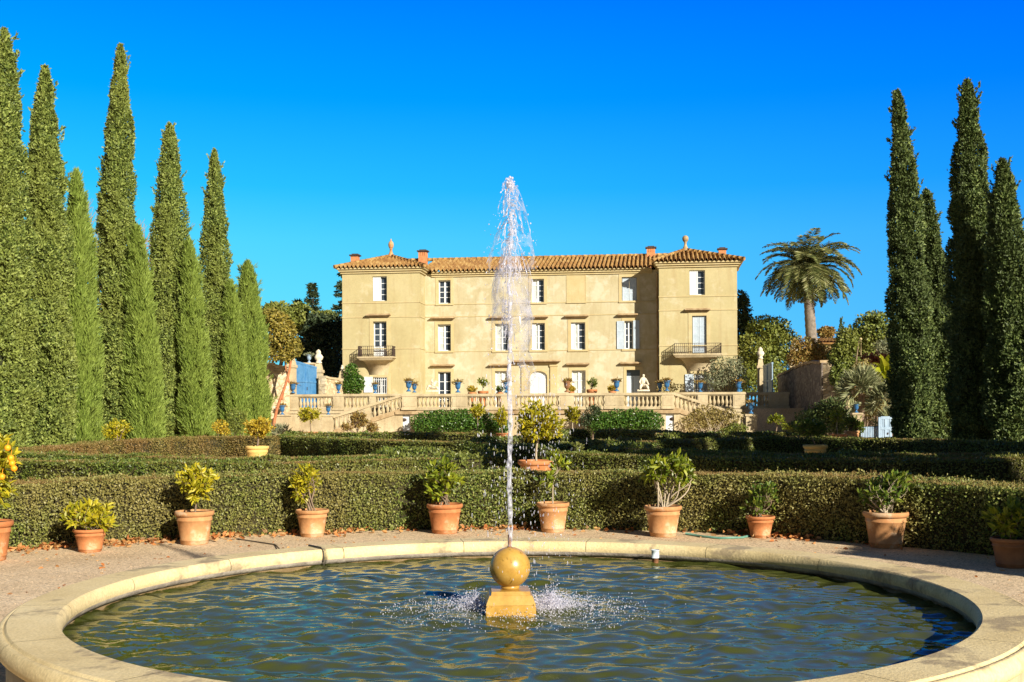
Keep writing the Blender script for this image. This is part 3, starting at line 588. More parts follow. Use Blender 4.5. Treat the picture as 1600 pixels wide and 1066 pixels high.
ph('low green hedge directly behind the curved hedge on the sunny side', [(-60, 716), (80, 721.5), (200, 723.5), (420, 725), (560, 721.5), (640, 718.5), (700, 717)], .6, 'box2', 1900, .045, 1)
ph('second green hedge of the sunny side, a narrow strip between its neighbours', [(-60, 703), (55, 709.5), (220, 714.5), (420, 717), (520, 714.5), (610, 711.5)], .6, 'box2', 1800, .045, 2)
ph('brownish hedge running along the foot of the cypress row', [(-20, 710), (20, 705), (100, 699), (180, 690.5), (330, 682.5), (420, 683)], .7, 'box3', 1200, .052, 3)
ph('long dark hedge stretching from the yellow pot towards the water jet', [(424, 681), (535, 686), (600, 688), (675, 690.5), (762, 692.5)], .7, 'box2', 1200, .052, 4)
ph('far lit hedge below the left laurel block', [(440, 677), (545, 677), (640, 676.5), (750, 677.5)], .7, 'box2', 420, .09, 5)
ph('short hedge block with a lit end left of the jet, behind the orange pot', [(652, 702), (707, 700)], 1.4, 'box2', 700, .07, 6)
ph('short hedge block with a pale top, between two long hedges left of the jet', [(612, 709.5), (660, 708)], 1.0, 'box2', 700, .07, 7)
ph('square hedge end above the leafy citrus bush', [(706, 713), (752, 712)], 1.2, 'box2', 800, .065, 8)
ph('narrow hedge end just left of the water column', [(766, 709), (801, 708.5)], 1.2, 'box2', 800, .065, 9)
ph('tall square hedge block below the single topiary tree', [(860, 673), (897, 671.5), (924, 671)], 1.2, 'box2', 420, .09, 10)
ph('far hedge with a striped light pattern in front of the right laurel block', [(929, 671.5), (985, 673), (1038, 674.5)], .9, 'box2', 420, .09, 11)
ph('short hedge step right of the big flared pot', [(866, 695), (888, 693.5), (912, 692)], .8, 'box2', 620, .075, 12)
ph('hedge step in shade behind the big flared pot, with a lit corner', [(908, 690), (955, 688.5), (1002, 685.5)], .8, 'box2', 560, .08, 13)
ph('zigzag hedge piece with a lit end near the middle of the maze', [(964, 698), (994, 696), (1018, 693)], .8, 'box2', 600, .075, 14)
ph('long shaded hedge running to the foot of the right cypresses', [(1022, 690), (1110, 687), (1200, 683), (1300, 684), (1400, 686), (1600, 693), (1690, 697)], .7, 'box2', 1100, .055, 15)
ph('third shaded hedge of the right half, seen as a thin dark strip', [(980, 702), (1100, 706), (1200, 709), (1340, 711.5), (1600, 709.5), (1720, 706)], .6, 'box2', 1500, .05, 16)
ph('dark hedge directly behind the curved hedge on the shaded side', [(852, 707), (885, 709), (1025, 712), (1200, 716), (1340, 718), (1600, 716.5), (1740, 713)], .6, 'box2', 1700, .045, 17)
ph('sunlit far hedge in front of the right stair', [(1046, 678.5), (1130, 677), (1235, 676)], 1.0, 'box2', 420, .09, 18)
ph('dark hedge crossing the middle of the maze behind the jet', [(752, 699), (800, 698), (872, 697)], .7, 'box2', 620, .075, 31)
ph('far dark hedge crossing the middle of the maze below the topiary', [(745, 684), (800, 683.5), (872, 682)], .8, 'box2', 520, .08, 32)
hedge('tall clipped hedge added out of view beside the basin for its shade', [(6.9, 9.0), (8.6, 8.0), (12, 7.0)], 1.1, 2.3, 'box1', 900, .06, 19)  # unseen hedge, added to shade the right pot and the curved hedge
# dry leaves along the hedge foot
rng = np.random.default_rng(77); n = 2600; xs_ = rng.uniform(-40, 1420, n); yb = np.interp(xs_, [p[0] for p in ringb], [p[1] for p in ringb])
keep = rng.random(n) < np.where(xs_ < 300, .9, np.where(np.sin(xs_/37.)+np.sin(xs_/61.+1) > .1, .75, .15)); xs_, yb = xs_[keep], yb[keep]; n = len(xs_)
C = np.array([G(a, b+abs(rng.normal(0, 3.2))-1.5) for a, b in zip(xs_, yb)]); C[:, 2] = rng.uniform(.004, .05, n)
mb = MB(); D = rng.normal(size=(n, 3)); D[:, 2] *= .35; leafset(mb, rng, C, D, .075, .05, True, .6)
m2 = 420; C2 = np.stack([rng.uniform(-6, 6.5, m2), rng.uniform(10.5, 16.5, m2), np.full(m2, .006)], 1); r_ = np.hypot(C2[:, 0]-BX, C2[:, 1]-BY); C2 = C2[(r_ > RO+.1)]
D = rng.normal(size=(len(C2), 3)); D[:, 2] *= .15; leafset(mb, rng, C2, D, .05, .03, True, .5)
o = mb.build('fallen_leaves', M['litter']); kind(o, 'stuff'); o['label'] = 'dry orange leaves blown against the foot of the curved hedge'
n = 16000; C = np.stack([rng.uniform(-7.5, 7.5, n), rng.uniform(5, 17, n), np.zeros(n)], 1); r_ = np.hypot(C[:, 0]-BX, C[:, 1]-BY); C = C[(r_ > RO+.03)]; n = len(C)
mb = drops(C, rng.uniform(.003, .0095, n), rng.uniform(.4, .7, n), 5, 4); o = mb.build('gravel', M['pebble']); kind(o, 'stuff'); o['label'] = 'loose pebbles scattered on the path around the basin'

# ------------------------------------------------------------------ cypresses
def cypress(label, px, tip, hw, Y, leaf, seed, n=15000, lean=0, group='Italian cypresses', XY=None, H=None, lobes=3):
    rng = np.random.default_rng(seed); k = Y/FPX; n = int(n*3.3)
    if XY is None: top = P(tip[0], tip[1], Y); bx = P(px, 690, Y)[0]; base = np.array([bx, Y, 0.]); H = top[2]; ln = top[0]-bx
    else: base = np.array([*XY, 0.]); ln = 0
    R = hw*k*1.13; t = thing('cypress_tree', label, 'cypress', base, 0, group)
    mb = MB(); zz = np.linspace(0, H*.9, 10); mb.tube(np.stack([base[0]+ln*(zz/H)**1.3, np.full(10, base[1]), zz], 1), np.linspace(.16, .02, 10), 8); mb.build('trunk', M['bark'], t, True)
    def prof(h): return (1-np.clip(h, 0, 1)**2.2)**.7*(.86+.14*np.minimum(1, h*6))
    ph_ = rng.uniform(0, 6.28, 4); lk = rng.integers(2, 5, 2)
    def rad(h, th): return R*prof(h)*(1+.10*np.cos(lk[0]*th+ph_[0]+1.2*np.sin(h*4+ph_[2]))+.06*np.cos((lk[1]+2)*th+ph_[1]+h*3)+.05*np.sin(h*17+ph_[3]+2*th))
    h = rng.random(n*2); h = h[rng.random(n*2) < prof(h)*.92+.08][:n]; m = len(h); th = rng.uniform(0, 2*pi, m)
    h = np.concatenate([h, rng.uniform(.93, 1.0, 160)]); th = np.concatenate([th, rng.uniform(0, 2*pi, 160)]); m = len(h)
    u = np.stack([np.cos(th), np.sin(th), np.zeros(m)], 1); r = rad(h, th)
    C = np.stack([base[0]+ln*h**1.3+u[:, 0]*r, base[1]+u[:, 1]*r, .08+h*(H-.25)], 1)
    lm = lump(C*[1, 1, .3 if leaf == 'cyp2' else .7], seed+7, 5.2, 3); C -= u*(np.clip(lump(C*[1, 1, .3 if leaf == 'cyp2' else .8], seed+31, 6.5, 2)-.2, 0, .55)*.4*np.clip(r/R, .2, 1))[:, None]; C += u*(lm*.13*np.clip(r/R, .2, 1)+rng.uniform(-.16, .05, m)*np.clip(r/R, .15, 1))[:, None]
    spike = rng.random(m) < .012; C += u*(spike*rng.uniform(.03, .14, m))[:, None]
    soft = leaf == 'cyp2'; D = np.tile([0, 0, .9 if soft else .5], (m, 1))+u*.45+rng.normal(0, .25 if soft else .5, (m, 3))
    k_ = 90; hs_ = rng.uniform(.04, .97, k_); ts_ = rng.uniform(0, 2*pi, k_); us = np.stack([np.cos(ts_), np.sin(ts_), np.zeros(k_)], 1); rs = rad(hs_, ts_)*.95; q_ = rng.random((k_, 34)); ln_ = rng.uniform(.18, .5, k_)
    B0 = np.stack([base[0]+ln*hs_**1.3+us[:, 0]*rs, base[1]+us[:, 1]*rs, .08+hs_*(H-.25)], 1); dr = unit(us*rng.uniform(.25, .8, (k_, 1))+[0, 0, 1.])
    CS = (B0[:, None]+dr[:, None]*(q_*ln_[:, None])[..., None]+rng.normal(0, .035, (k_, 34, 3))*(1-.6*q_)[..., None]).reshape(-1, 3)      # stray shoots
    C = np.concatenate([C, CS]); D = np.concatenate([D, np.repeat(dr, 34, 0)+rng.normal(0, .35, (k_*34, 3))]); u = np.concatenate([u, np.repeat(us, 34, 0)])
    mb = MB()
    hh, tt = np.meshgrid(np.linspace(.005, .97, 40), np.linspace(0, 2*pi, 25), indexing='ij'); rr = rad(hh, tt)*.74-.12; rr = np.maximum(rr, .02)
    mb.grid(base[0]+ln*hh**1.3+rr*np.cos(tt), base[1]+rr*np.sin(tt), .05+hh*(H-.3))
    c = mb.build('dark_core', M['innerdark'], t, True)
    mb = MB(); leafset(mb, rng, C, D, .21 if soft else .115, .036 if soft else .058, False, .5, .4, u+[0, 0, .15]); mb.build('crown', M[leaf], t)
    return t
cypress('broad olive cypress cut off by the picture edge, tallest looking of its row', 2, (7, 38), 38, 36, 'cyp1', 201, 20000)
cypress('broad olive cypress standing second from the picture edge', 75, (70, 97), 35, 38.5, 'cyp1', 202, 20000)
cypress('bright green cypress half hidden between the second tree and the tallest spire', 127, (119, 263), 24, 40.5, 'cyp2', 203, 14000)
cypress('slender olive cypress with the highest pointed spire of the left row', 180, (188, 63), 29, 45.5, 'cyp1', 204, 20000)
cypress('feathery bright green cypress with a low rounded tip behind the highest spire', 226, (213, 350), 22, 45.0, 'cyp2', 205, 13000)
cypress('olive cypress with a straight cone tip in the middle of the left row', 265, (265, 187), 29, 50, 'cyp1', 206, 17000)
cypress('bright green shorter cypress between two olive cones', 307, (295, 372), 20, 49.5, 'cyp2', 207, 11000)
cypress('slim cypress with a twisted needle tip towards the end of the left row', 339, (335, 228), 23, 55, 'cyp1', 208, 15000)
cypress('narrow light cypress squeezed before the last tree of the row', 368, (360, 437), 17, 54.5, 'cyp2', 209, 9000)
cypress('short blunt bright green cypress ending the left row by the stone wall', 392, (387, 405), 26, 60, 'cyp2', 210, 12000)
cypress('dark leaning cypress with a sharp tip, first right of the palm', 1428, (1403, 135), 27, 44, 'cyp3', 211, 17000)
cypress('lower dark cypress leaning against the sharp tipped one', 1474, (1447, 290), 27, 45.5, 'cyp3', 212, 14000)
cypress('broad dark cypress with the highest tip of the right group', 1526, (1511, 118), 34, 40, 'cyp3', 213, 20000)
cypress('dark cypress filling the right picture edge behind the broad one', 1586, (1566, 242), 33, 38, 'cyp3', 214, 15000)
edge = cypress('tall dark cypress beyond the right picture edge, only its upper side showing', 0, None, 42, 35, 'cyp3', 215, 15000, XY=(16.55, 34.5), H=15.5)
def copy_tree(o, loc, rz, label, s=1):
    r = o.copy(); col.objects.link(r); r.location = loc; r.rotation_euler = (0, 0, rz); r['label'] = label; r.scale = (s, s, s)
    for ch in o.children:
        c = ch.copy(); col.objects.link(c); c.parent = r
    return r
for i, (x, y, s) in enumerate([(16.6, 30.5, .92), (16.4, 26.5, .85), (16.8, 22.3, .95), (16.5, 18.2, .9), (16.7, 13.6, .86), (16.5, 9.4, .9), (16.9, 5.2, .88), (16.8, 1.6, .84), (25.4, 55.0, .9), (27.6, 53.5, 1.0), (29.4, 57.0, .9)]):  # last three are added out of view to shade the terrace end
    copy_tree(edge, (x, y, 0), i*1.3+.4, 'dark cypress of the side row or added beyond it for shade, hidden or outside the picture', (.75 if y < 3 else 1.2) if y < 24 else 1)

# ------------------------------------------------------------------ terrace, stairs, balustrades (frame turned with the house)
ANG = radians(7.0); UX = np.array([cos(ANG), -sin(ANG)]); DX = np.array([sin(ANG), cos(ANG)])   # along the front; away from the viewer
class Frame:
    def __init__(s, px, Y): s.o = P(px, 640, Y)[:2]
    def at(s, px, py, q=0.0):            # local (along, up) of a pixel on the plane q metres behind the frame's front
        a, b = ray(px, py); d = np.array([a, 1.0]); Yt = (q+s.o@DX)/(d@DX)
        return (d*Yt-s.o)@UX, EYE+b*Yt
    def w(s, lx, q, z): p = s.o+UX*lx+DX*q; return np.array([p[0], p[1], z])
    def x(s, px, q=0.0, py=620): return s.at(px, py, q)[0]
    def z(s, px, py, q=0.0): return s.at(px, py, q)[1]
TF = Frame(840, 68.0); HF = Frame(843, 80.0); TZ = 1.70
def fthing(name, label, cat, fr, lx=0, q=0, z=0, group=None):       # empty turned with the house; parts in frame coordinates
    o = thing(name, label, cat, fr.w(0, 0, 0), -ANG, group); return o
mb = MB(); pts = [TF.w(x, q, 0)[:2] for x, q in ((-19.5, 3.3), (-8.5, 3.3), (-8.5, .4), (8.0, .4), (8.0, 3.3), (22, 3.3), (300, 60), (300, 400), (-300, 400), (-300, 60))]
V = [(x, y, TZ) for x, y in pts]+[(x, y, -.5) for x, y in pts]; k = len(pts)
mb.add(V, [tuple(range(k))]+[(i, i+k, (i+1) % k+k, (i+1) % k) for i in range(k)]); kind(mb.build('terrace_ground', M['gravel']), 'structure')

BP = [(.072, 0), (.072, .05), (.05, .06), (.045, .09), (.062, .14), (.085, .22), (.09, .28), (.075, .36), (.048, .45), (.042, .52), (.05, .56), (.062, .58), (.05, .6), (.06, .62), (.072, .625), (.072, .68)]
bal_me = None
def baluster(parent, x, y, z, h=.68):
    global bal_me
    if bal_me is None:
        mb = MB(); mb.lathe([(r*1.15, zz) for r, zz in BP], 14); mb.box((-.085, -.085, 0), (.085, .085, .045)); mb.box((-.085, -.085, .635), (.085, .085, .68)); o = mb.build('baluster', M['stone'], None, False); bal_me = o
        for p in o.data.polygons: p.use_smooth = len(p.vertices) == 4 and p.index < 14*15
    else: o = bal_me.copy(); col.objects.link(o)
    o.parent = parent; o.location = (x, y, z); o.scale = (1, 1, h/.68); return o
def pier(parent, x0, x1, q, z0, z1):
    mb = MB(); mb.box((x0, q-.17, z0), (x1, q+.17, z1)); mb.box((x0+.07, q-.185, z0+.2), (x1-.07, q-.165, z1-.12)); mb.box((x0-.04, q-.21, z0), (x1+.04, q+.21, z0+.12)); return mb.build('pier', M['stone'], parent, False, False)
def bal_run(name, label, q, xa, xb, piers, ztop, nper=.235, group='terrace balustrades'):
    t = fthing(name, label, 'balustrade', TF, group=group)
    mb = MB(); mb.box((xa, q-.16, TZ-.02), (xb, q+.16, TZ+.13)); mb.build('plinth', M['stone'], t, False, False)
    mb = MB(); mb.box((xa-.05, q-.2, ztop-.14), (xb+.05, q+.2, ztop-.035)); mb.box((xa-.03, q-.17, ztop-.035), (xb+.03, q+.17, ztop)); mb.box((xa, q-.14, ztop-.19), (xb, q+.14, ztop-.14)); mb.build('handrail', M['stone'], t, False, False)
    last = xa
    for a, b in piers+[(xb, xb)]:
        g = a-last
        if g > .3:
            m = max(1, int(round(g/nper))-0)
            for i in range(m): baluster(t, last+g*(i+.5)/m, q, TZ+.13, ztop-.19-TZ-.13)
        if b > a: pier(t, a, b, q, TZ+.0, ztop-.145)
        last = b
    return t
fx = TF.x; ZB = TF.z(840, 614.8)
bal_run('balustrade', 'front balustrade of the terrace between the two stairs, behind the water jet', 0, fx(629), fx(1053),
        [(fx(629), fx(652)), (fx(706), fx(731)), (fx(783), fx(806)), (fx(874), fx(897)), (fx(945), fx(975)), (fx(1034), fx(1053))], ZB)
bal_run('balustrade', 'rear balustrade left of the left stair, in front of the blue gate', 3.2, fx(450, 3.2), fx(632, 3.2), [(fx(450, 3.2), fx(467, 3.2)), (fx(521, 3.2), fx(538, 3.2)), (fx(578, 3.2), fx(588, 3.2))], TF.z(540, 616, 3.2))
bal_run('balustrade', 'rear balustrade right of the right stair, ending in a thick pier', 3.2, fx(1050, 3.2), fx(1164, 3.2), [(fx(1090, 3.2), fx(1106, 3.2)), (fx(1145, 3.2), fx(1164, 3.2))], TF.z(1100, 613, 3.2))
bal_run('balustrade', 'shaded balustrade beside the dark wall at the terrace end', 4.2, fx(1166, 4.2), fx(1232, 4.2), [(fx(1200, 4.2), fx(1232, 4.2))], TF.z(1200, 613, 4.2))

wall = fthing('terrace_wall', 'pale stone retaining wall below the terrace with two white doors', 'retaining wall', TF)
xl, xr = fx(600), fx(1080); dl0, dl1, dr0, dr1 = fx(620), fx(641), fx(1040), fx(1062); zt = 1.44; dz = TF.z(630, 648)
mb = MB()
for a, b in ((xl, dl0), (dl1, fx(1037)), (dr1, xr)): mb.box((a, -.02, -.1), (b, .5, zt))
for a, b in ((dl0, dl1), (dr0, dr1)): mb.box((a, -.018, dz), (b, .5, zt-.003)); mb.box((a-.1, -.05, dz), (b+.1, .0, dz+.09)); mb.box((a, .25, -.1), (b, .5, dz))
mb.box((fx(1037), -.021, -.1), (dr0, .5, zt-.002))
mb.build('masonry', M['stone'], wall, False, False)
mb = MB(); mb.box((fx(618), -.16, zt), (fx(1064), .5, TZ-.1)); mb.box((fx(618), -.1, TZ-.1), (fx(1064), .5, TZ-.018)); mb.build('cornice', M['ledge'], wall, False, False)
for a, b in ((dl0, dl1), (dr0, dr1)):
    mb = MB(); mb.box((a+.01, .09, -.05), (b-.01, .15, dz-.01)); mb.box((a+.1, .075, .15), (b-.1, .095, dz*.5)); d = mb.build('door', M['white'], wall, False, False)
    mb = MB(); mb.lathe([(.001, 0), (.17, 0), (.17, .03), (.001, .03)], 20); o = mb.build('oval_opening', M['iron'], d, True, False); o.rotation_euler = (pi/2, 0, 0); o.scale = (1, .6, 1); o.location = ((a+b)/2, .085, dz*.78)
mb = MB(); mb.box((fx(416, 3.2), 3.05, -.1), (xl+1.2, 3.3, TZ-.02)); mb.box((xr-1.2, 3.05, -.1), (fx(1166, 3.2), 3.3, TZ-.02)); mb.box((fx(1166, 4.2), 4.05, -.1), (fx(1262, 4.2), 4.3, TZ-.02))
mb.box((fx(448, 3.2), 2.98, TZ-.2), (xl+1.2, 3.05, TZ-.05)); mb.box((xr-1.2, 2.98, TZ-.2), (fx(1166, 3.2), 3.05, TZ-.05)); mb.build('rear_masonry', M['stone'], wall, False, False)
def stair(label, xt, xb, zb, nx0, nx1, ntop):
    t = fthing('stone_stair', label, 'stair', TF, group='terrace stairs'); sg = 1 if xb > xt else -1; slope = (TZ-zb)/abs(xb-xt); n = 11
    mb = MB()
    for i in range(n):
        a = xt+(xb-xt)*i/n; b = xt+(xb-xt)*(i+1)/n; mb.box((min(a, b), .16, -.1), (max(a, b), 3.04, TZ-(TZ-zb)*(i+1)/n))
    mb.build('steps', M['stone'], t, False, False)
    mb = MB(); mb.prism([(xt, -.1), (xb, -.1), (xb, zb+.02), (xt, TZ+.02)], -.012, .155); mb.build('parapet', M['stone'], t, False, False)
    mb = MB(); mb.prism([(xt, TZ-.16), (xb, zb-.16), (xb, zb+.12), (xt, TZ+.12)], -.09, -.013); mb.build('string', M['ledge'], t, False, False)
    h = ZB-TZ
    mb = MB(); mb.prism([(xt, ZB-.145), (xb, zb+h-.145), (xb, zb+h), (xt, ZB)], -.19, .19); mb.build('handrail', M['stone'], t, False, False)
    m = int(abs(xb-xt)/.25); mid = abs(xb-xt)*.5
    for i in range(m):
        x = xt+(xb-xt)*(i+.5)/m; f = abs(x-xt)
        if abs(f-mid) < .18: continue
        baluster(t, x, 0, TZ-slope*f+.03, h-.2)
    x = xt+sg*mid; zc = TZ-slope*mid; mb = MB(); mb.box((x-.16, -.15, zc-.1), (x+.16, .15, zc+h-.12)); mb.build('pier', M['stone'], t, False, False)
    mb = MB(); mb.box((nx0, -.25, -.1), (nx1, .25, ntop-.12)); mb.box((nx0-.05, -.3, ntop-.12), (nx1+.05, .3, ntop)); mb.box((nx0-.06, -.31, -.1), (nx1+.06, .31, .2)); mb.build('newel', M['stone'], t, False, False)
stair('left flight of stone stairs with a sloping balustrade, rising to the terrace', fx(629), fx(522), TF.z(522, 650)-(ZB-TZ), fx(505), fx(521), TF.z(513, 648))
stair('right flight of stone stairs with a sloping balustrade, half overgrown with roses', fx(1053), fx(1164), TF.z(1164, 649)-(ZB-TZ), fx(1165), fx(1182), TF.z(1173, 647))
pl = fthing('garden_pedestal', 'low stone pedestal carrying an urn left of the left stair', 'pedestal', TF)
a, b = fx(432, 2), fx(451, 2); zt2 = TF.z(441, 648, 2); mb = MB(); mb.box((a, 1.8, -.1), (b, 2.5, zt2-.1)); mb.build('block', M['stone'], pl, False, False); mb = MB(); mb.box((a-.06, 1.74, zt2-.1), (b+.06, 2.56, zt2)); mb.build('cap', M['stone'], pl, False, False)

UP = [(.001, 0), (.2, 0), (.2, .05), (.15, .07), (.07, .15), (.06, .2), (.09, .23), (.15, .27), (.2, .36), (.215, .5), (.23, .62), (.31, .68), (.32, .71), (.27, .715), (.24, .66), (.001, .62)]
def urn(label, px, py, Y, hpx, mat='glaze', plant='golden', seed=0, wf=1.0, z=None):
    b = P(px, py, Y); s = hpx*.9*Y/FPX/.715; wf *= .88; t = thing('garden_urn', label, 'urn', b, 0, 'garden urns'); rng = np.random.default_rng(seed+900)
    mb = MB(); mb.lathe([(r*s*wf, zz*s) for r, zz in UP[:6]], 20, b); mb.build('foot', M[mat], t, True)
    mb = MB(); mb.lathe([(r*s*wf, zz*s) for r, zz in UP[5:]], 24, b); mb.build('bowl', M[mat], t, True)
    n = 130; C = b+rng.normal(0, 1, (n, 3))*[.13*s, .13*s, .05*s]+[0, 0, .72*s]; D = (C-b-[0, 0, .6*s])+rng.normal(0, .12, (n, 3))
    mb = MB(); leafset(mb, rng, C, D, .2*s, .07*s, False); mb.build('dry_plant', M[plant], t)
def tq(px, q): return TF.w(fx(px, q), q, 0)[1]
for i, (lab, px, py, q, h, m, p) in enumerate([
    ('blue urn with a dry tuft on the left end pier, before the blue gate', 458, 614.5, 3.2, 16, 'glaze', 'rusty'),
    ('blue urn on the rear balustrade before the garden wall left of the ivy', 529, 614.5, 3.2, 15, 'glaze', 'rusty'),
    ('blue urn standing before the barred window of the left pavilion', 586, 614.5, 3.2, 15, 'glaze', 'rusty'),
    ('larger blue urn of the close pair at the head of the left stair', 638.5, 612, 0, 18, 'glaze', 'rusty'),
    ('smaller blue urn of the close pair, right beside the larger one', 647.5, 613.5, .5, 15, 'glaze', 'rusty'),
    ('blue urn on the front balustrade right of the crouching statue', 715.5, 613.5, 0, 18, 'glaze', 'rusty'),
    ('blue urn on the front balustrade just left of the water jet', 791, 613.5, 0, 18, 'glaze', 'rusty'),
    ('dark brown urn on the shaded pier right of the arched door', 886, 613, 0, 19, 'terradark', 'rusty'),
    ('blue urn on the front balustrade left of the seated statue', 963.5, 611.5, 0, 18, 'glaze', 'rusty'),
    ('smaller blue urn of the pair by the right pavilion corner', 1031, 612, .5, 15, 'glaze', 'rusty'),
    ('larger blue urn of the pair by the right pavilion corner', 1042, 611, 0, 18, 'glaze', 'rusty'),
    ('blue urn before the barred window of the right pavilion', 1094, 612.5, 3.2, 16, 'glaze', 'rusty'),
    ('blue urn on the end pier beside the dark garden wall', 1154, 612, 3.2, 17, 'glaze', 'rusty'),
    ('blue urn on the newel post at the foot of the left stair', 513, 648, 0, 15, 'glaze', 'rusty'),
    ('small blue urn on the low pedestal behind the leaning red trunk', 441, 648, 2.0, 16, 'glaze', 'rusty'),
    ('blue urn on the newel post at the foot of the right stair', 1173.5, 646.5, 0, 19, 'glaze', 'rusty')]):
    urn(lab, px, py, tq(px, q), h, m, p, i)

# statues on the balustrade: one skinned body each
def figure(name, label, px, py, Y, J, E, R, face=0):
    b = P(px, py, Y); me = bpy.data.meshes.new('body'); me.from_pydata([tuple(v) for v in J], E, []); t = thing(name, label, 'statue', b, face)
    o = bpy.data.objects.new('body', me); col.objects.link(o); o.parent = t; me.materials.append(M['statue'])
    sk = o.modifiers.new('skin', 'SKIN'); 
    for v, r in zip(me.skin_vertices[0].data, R): v.radius = (r, r)
    me.skin_vertices[0].data[0].use_root = True; sk.use_smooth_shade = True
    su = o.modifiers.new('sub', 'SUBSURF'); su.levels = 2; su.render_levels = 2
    mb = MB(); mb.box((-.36, -.2, -.0), (.36, .2, .1)); mb.build('base', M['statue'], t, False, False)
    return t
figure('garden_statue', 'white stone seated figure on the balustrade near the right pavilion', 1005, 611.5, tq(1005, 0),
    [(0, 0, .36), (0, .02, .56), (.01, .02, .74), (.01, 0, .83), (.02, -.02, .93), (.02, -.03, 1.0), (-.12, 0, .72), (-.22, -.04, .52), (-.14, -.12, .42), (.14, 0, .72), (.24, -.05, .53), (.3, -.14, .36), (-.1, -.05, .32), (-.17, -.24, .33), (-.2, -.24, .1), (.1, -.05, .32), (.2, -.23, .32), (.28, -.2, .1), (.34, .05, .2)],
    [(0, 1), (1, 2), (2, 3), (3, 4), (4, 5), (2, 6), (6, 7), (7, 8), (2, 9), (9, 10), (10, 11), (0, 12), (12, 13), (13, 14), (0, 15), (15, 16), (16, 17), (15, 18)],
    [.15, .13, .14, .055, .085, .06, .07, .05, .04, .07, .055, .06, .1, .085, .06, .1, .09, .06, .08])
figure('garden_statue', 'weathered crouching figure with raised arms on the balustrade near the left pavilion', 676, 612.5, tq(676, 0),
    [(0, 0, .28), (.05, -.02, .42), (.12, -.03, .55), (.18, -.05, .6), (.23, -.08, .66), (.2, 0, .52), (.3, -.03, .6), (.38, -.06, .52), (0, 0, .54), (-.06, -.02, .68), (-.02, -.03, .8), (-.12, 0, .3), (-.25, -.08, .38), (-.33, -.06, .1), (.15, -.08, .24), (.28, -.14, .3), (.32, -.12, .1)],
    [(0, 1), (1, 2), (2, 3), (3, 4), (2, 5), (5, 6), (6, 7), (1, 8), (8, 9), (9, 10), (0, 11), (11, 12), (12, 13), (0, 14), (14, 15), (15, 16)],
    [.16, .14, .12, .06, .08, .06, .05, .05, .07, .05, .04, .12, .09, .06, .1, .08, .06])

# ------------------------------------------------------------------ the house
PJ = 1.9                                   # the pavilions stand this far in front of the middle
HQ = 0.0
house = fthing('country_house', 'three storey ochre country house with two corner pavilions and a clay tile roof', 'house', HF)
def hb(mb_fn, name, mat, parent=house, smooth=False):
    mb = MB(); mb_fn(mb); return mb.build(name, M[mat], parent, smooth, False)
hx = HF.x; hz = HF.z
xL0, xL1, xR0, xR1 = hx(535, 0, 520), hx(656, 0, 520), hx(1030, 0, 520), hx(1152, 0, 520)
EZ = hz(840, 417); EZc = hz(840, 425, PJ)       # wall tops
def rectpx(x0, y0, x1, y1, q):
    a = HF.at(x0, (y0+y1)/2, q)[0]; b = HF.at(x1, (y0+y1)/2, q)[0]; m = (x0+x1)/2; return [a, HF.at(m, y1, q)[1], b, HF.at(m, y0, q)[1]]
DEP = .42
def wall_holes(mb, x0, x1, z0, z1, y, holes, d=DEP):
    xs = sorted({x0, x1, *[h[0] for h in holes], *[h[2] for h in holes]}); zs = sorted({z0, z1, *[h[1] for h in holes], *[h[3] for h in holes]})
    for i in range(len(xs)-1):
        for j in range(len(zs)-1):
            cx, cz = (xs[i]+xs[i+1])/2, (zs[j]+zs[j+1])/2
            if any(h[0] < cx < h[2] and h[1] < cz < h[3] for h in holes): continue
            mb.add([(xs[i], y, zs[j]), (xs[i+1], y, zs[j]), (xs[i+1], y, zs[j+1]), (xs[i], y, zs[j+1])], [(0, 1, 2, 3)])
    for a, b, c, e in holes:
        for q in ([(a, b), (a, e)], [(a, e), (c, e)], [(c, e), (c, b)], [(c, b), (a, b)]):
            mb.add([(q[0][0], y, q[0][1]), (q[1][0], y, q[1][1]), (q[1][0], y+d, q[1][1]), (q[0][0], y+d, q[0][1])], [(0, 1, 2, 3)])
FL = TZ+.03
cols_c = [(684.5, 704.5), (773.5, 795), (831, 851), (893, 914.5), (978, 999)]
wins = []      # (rect, q, style)
for (x0, y0, x1, y1, q, st) in [
    (582, 432, 604.5, 470.5, 0, 'halfshut'), (1077, 422.5, 1101.5, 461, 0, 'halfshut'),
    (583, 502.5, 604, 558, 0, 'frenchdoor'), (1081.5, 493.5, 1104, 553, 0, 'shut'),
    (583, 589, 605, 614, 0, 'grille'), (1085, 585, 1106, 612, 0, 'grille'),
    (685, 438, 704, 474.5, PJ, 'dark'), (830.5, 436, 850, 472.5, PJ, 'curtain'), (971.5, 433, 995, 470, PJ, 'shut'),
    (684, 507, 704.5, 548.5, PJ, 'curtain'), (773.5, 506, 795, 548, PJ, 'curtain'), (831, 505, 851.5, 547, PJ, 'leafopen'), (892, 504, 914.5, 546.5, PJ, 'leafopen'), (976, 501.5, 989, 545.5, PJ, 'dark'),
    (684.5, 581, 704.5, 615, PJ, 'dark'), (773.5, 580, 795, 614, PJ, 'curtain'), (828.5, 580, 855, 614, PJ, 'arch'), (893.5, 579, 915, 613, PJ, 'curtain'), (979, 578, 1000, 612, PJ, 'door')]:
    r = rectpx(x0, y0, x1, y1, q)
    if st in ('grille', 'arch', 'door') or y1 > 611: r[1] = FL
    wins.append((r, q, st))
BK = 9.5
def wallmesh(x0, x1, q, zt):
    mb = MB(); wall_holes(mb, x0, x1, TZ-.1, zt, q, [w[0] for w in wins if w[1] == q and x0 < w[0][0] < x1]); return mb
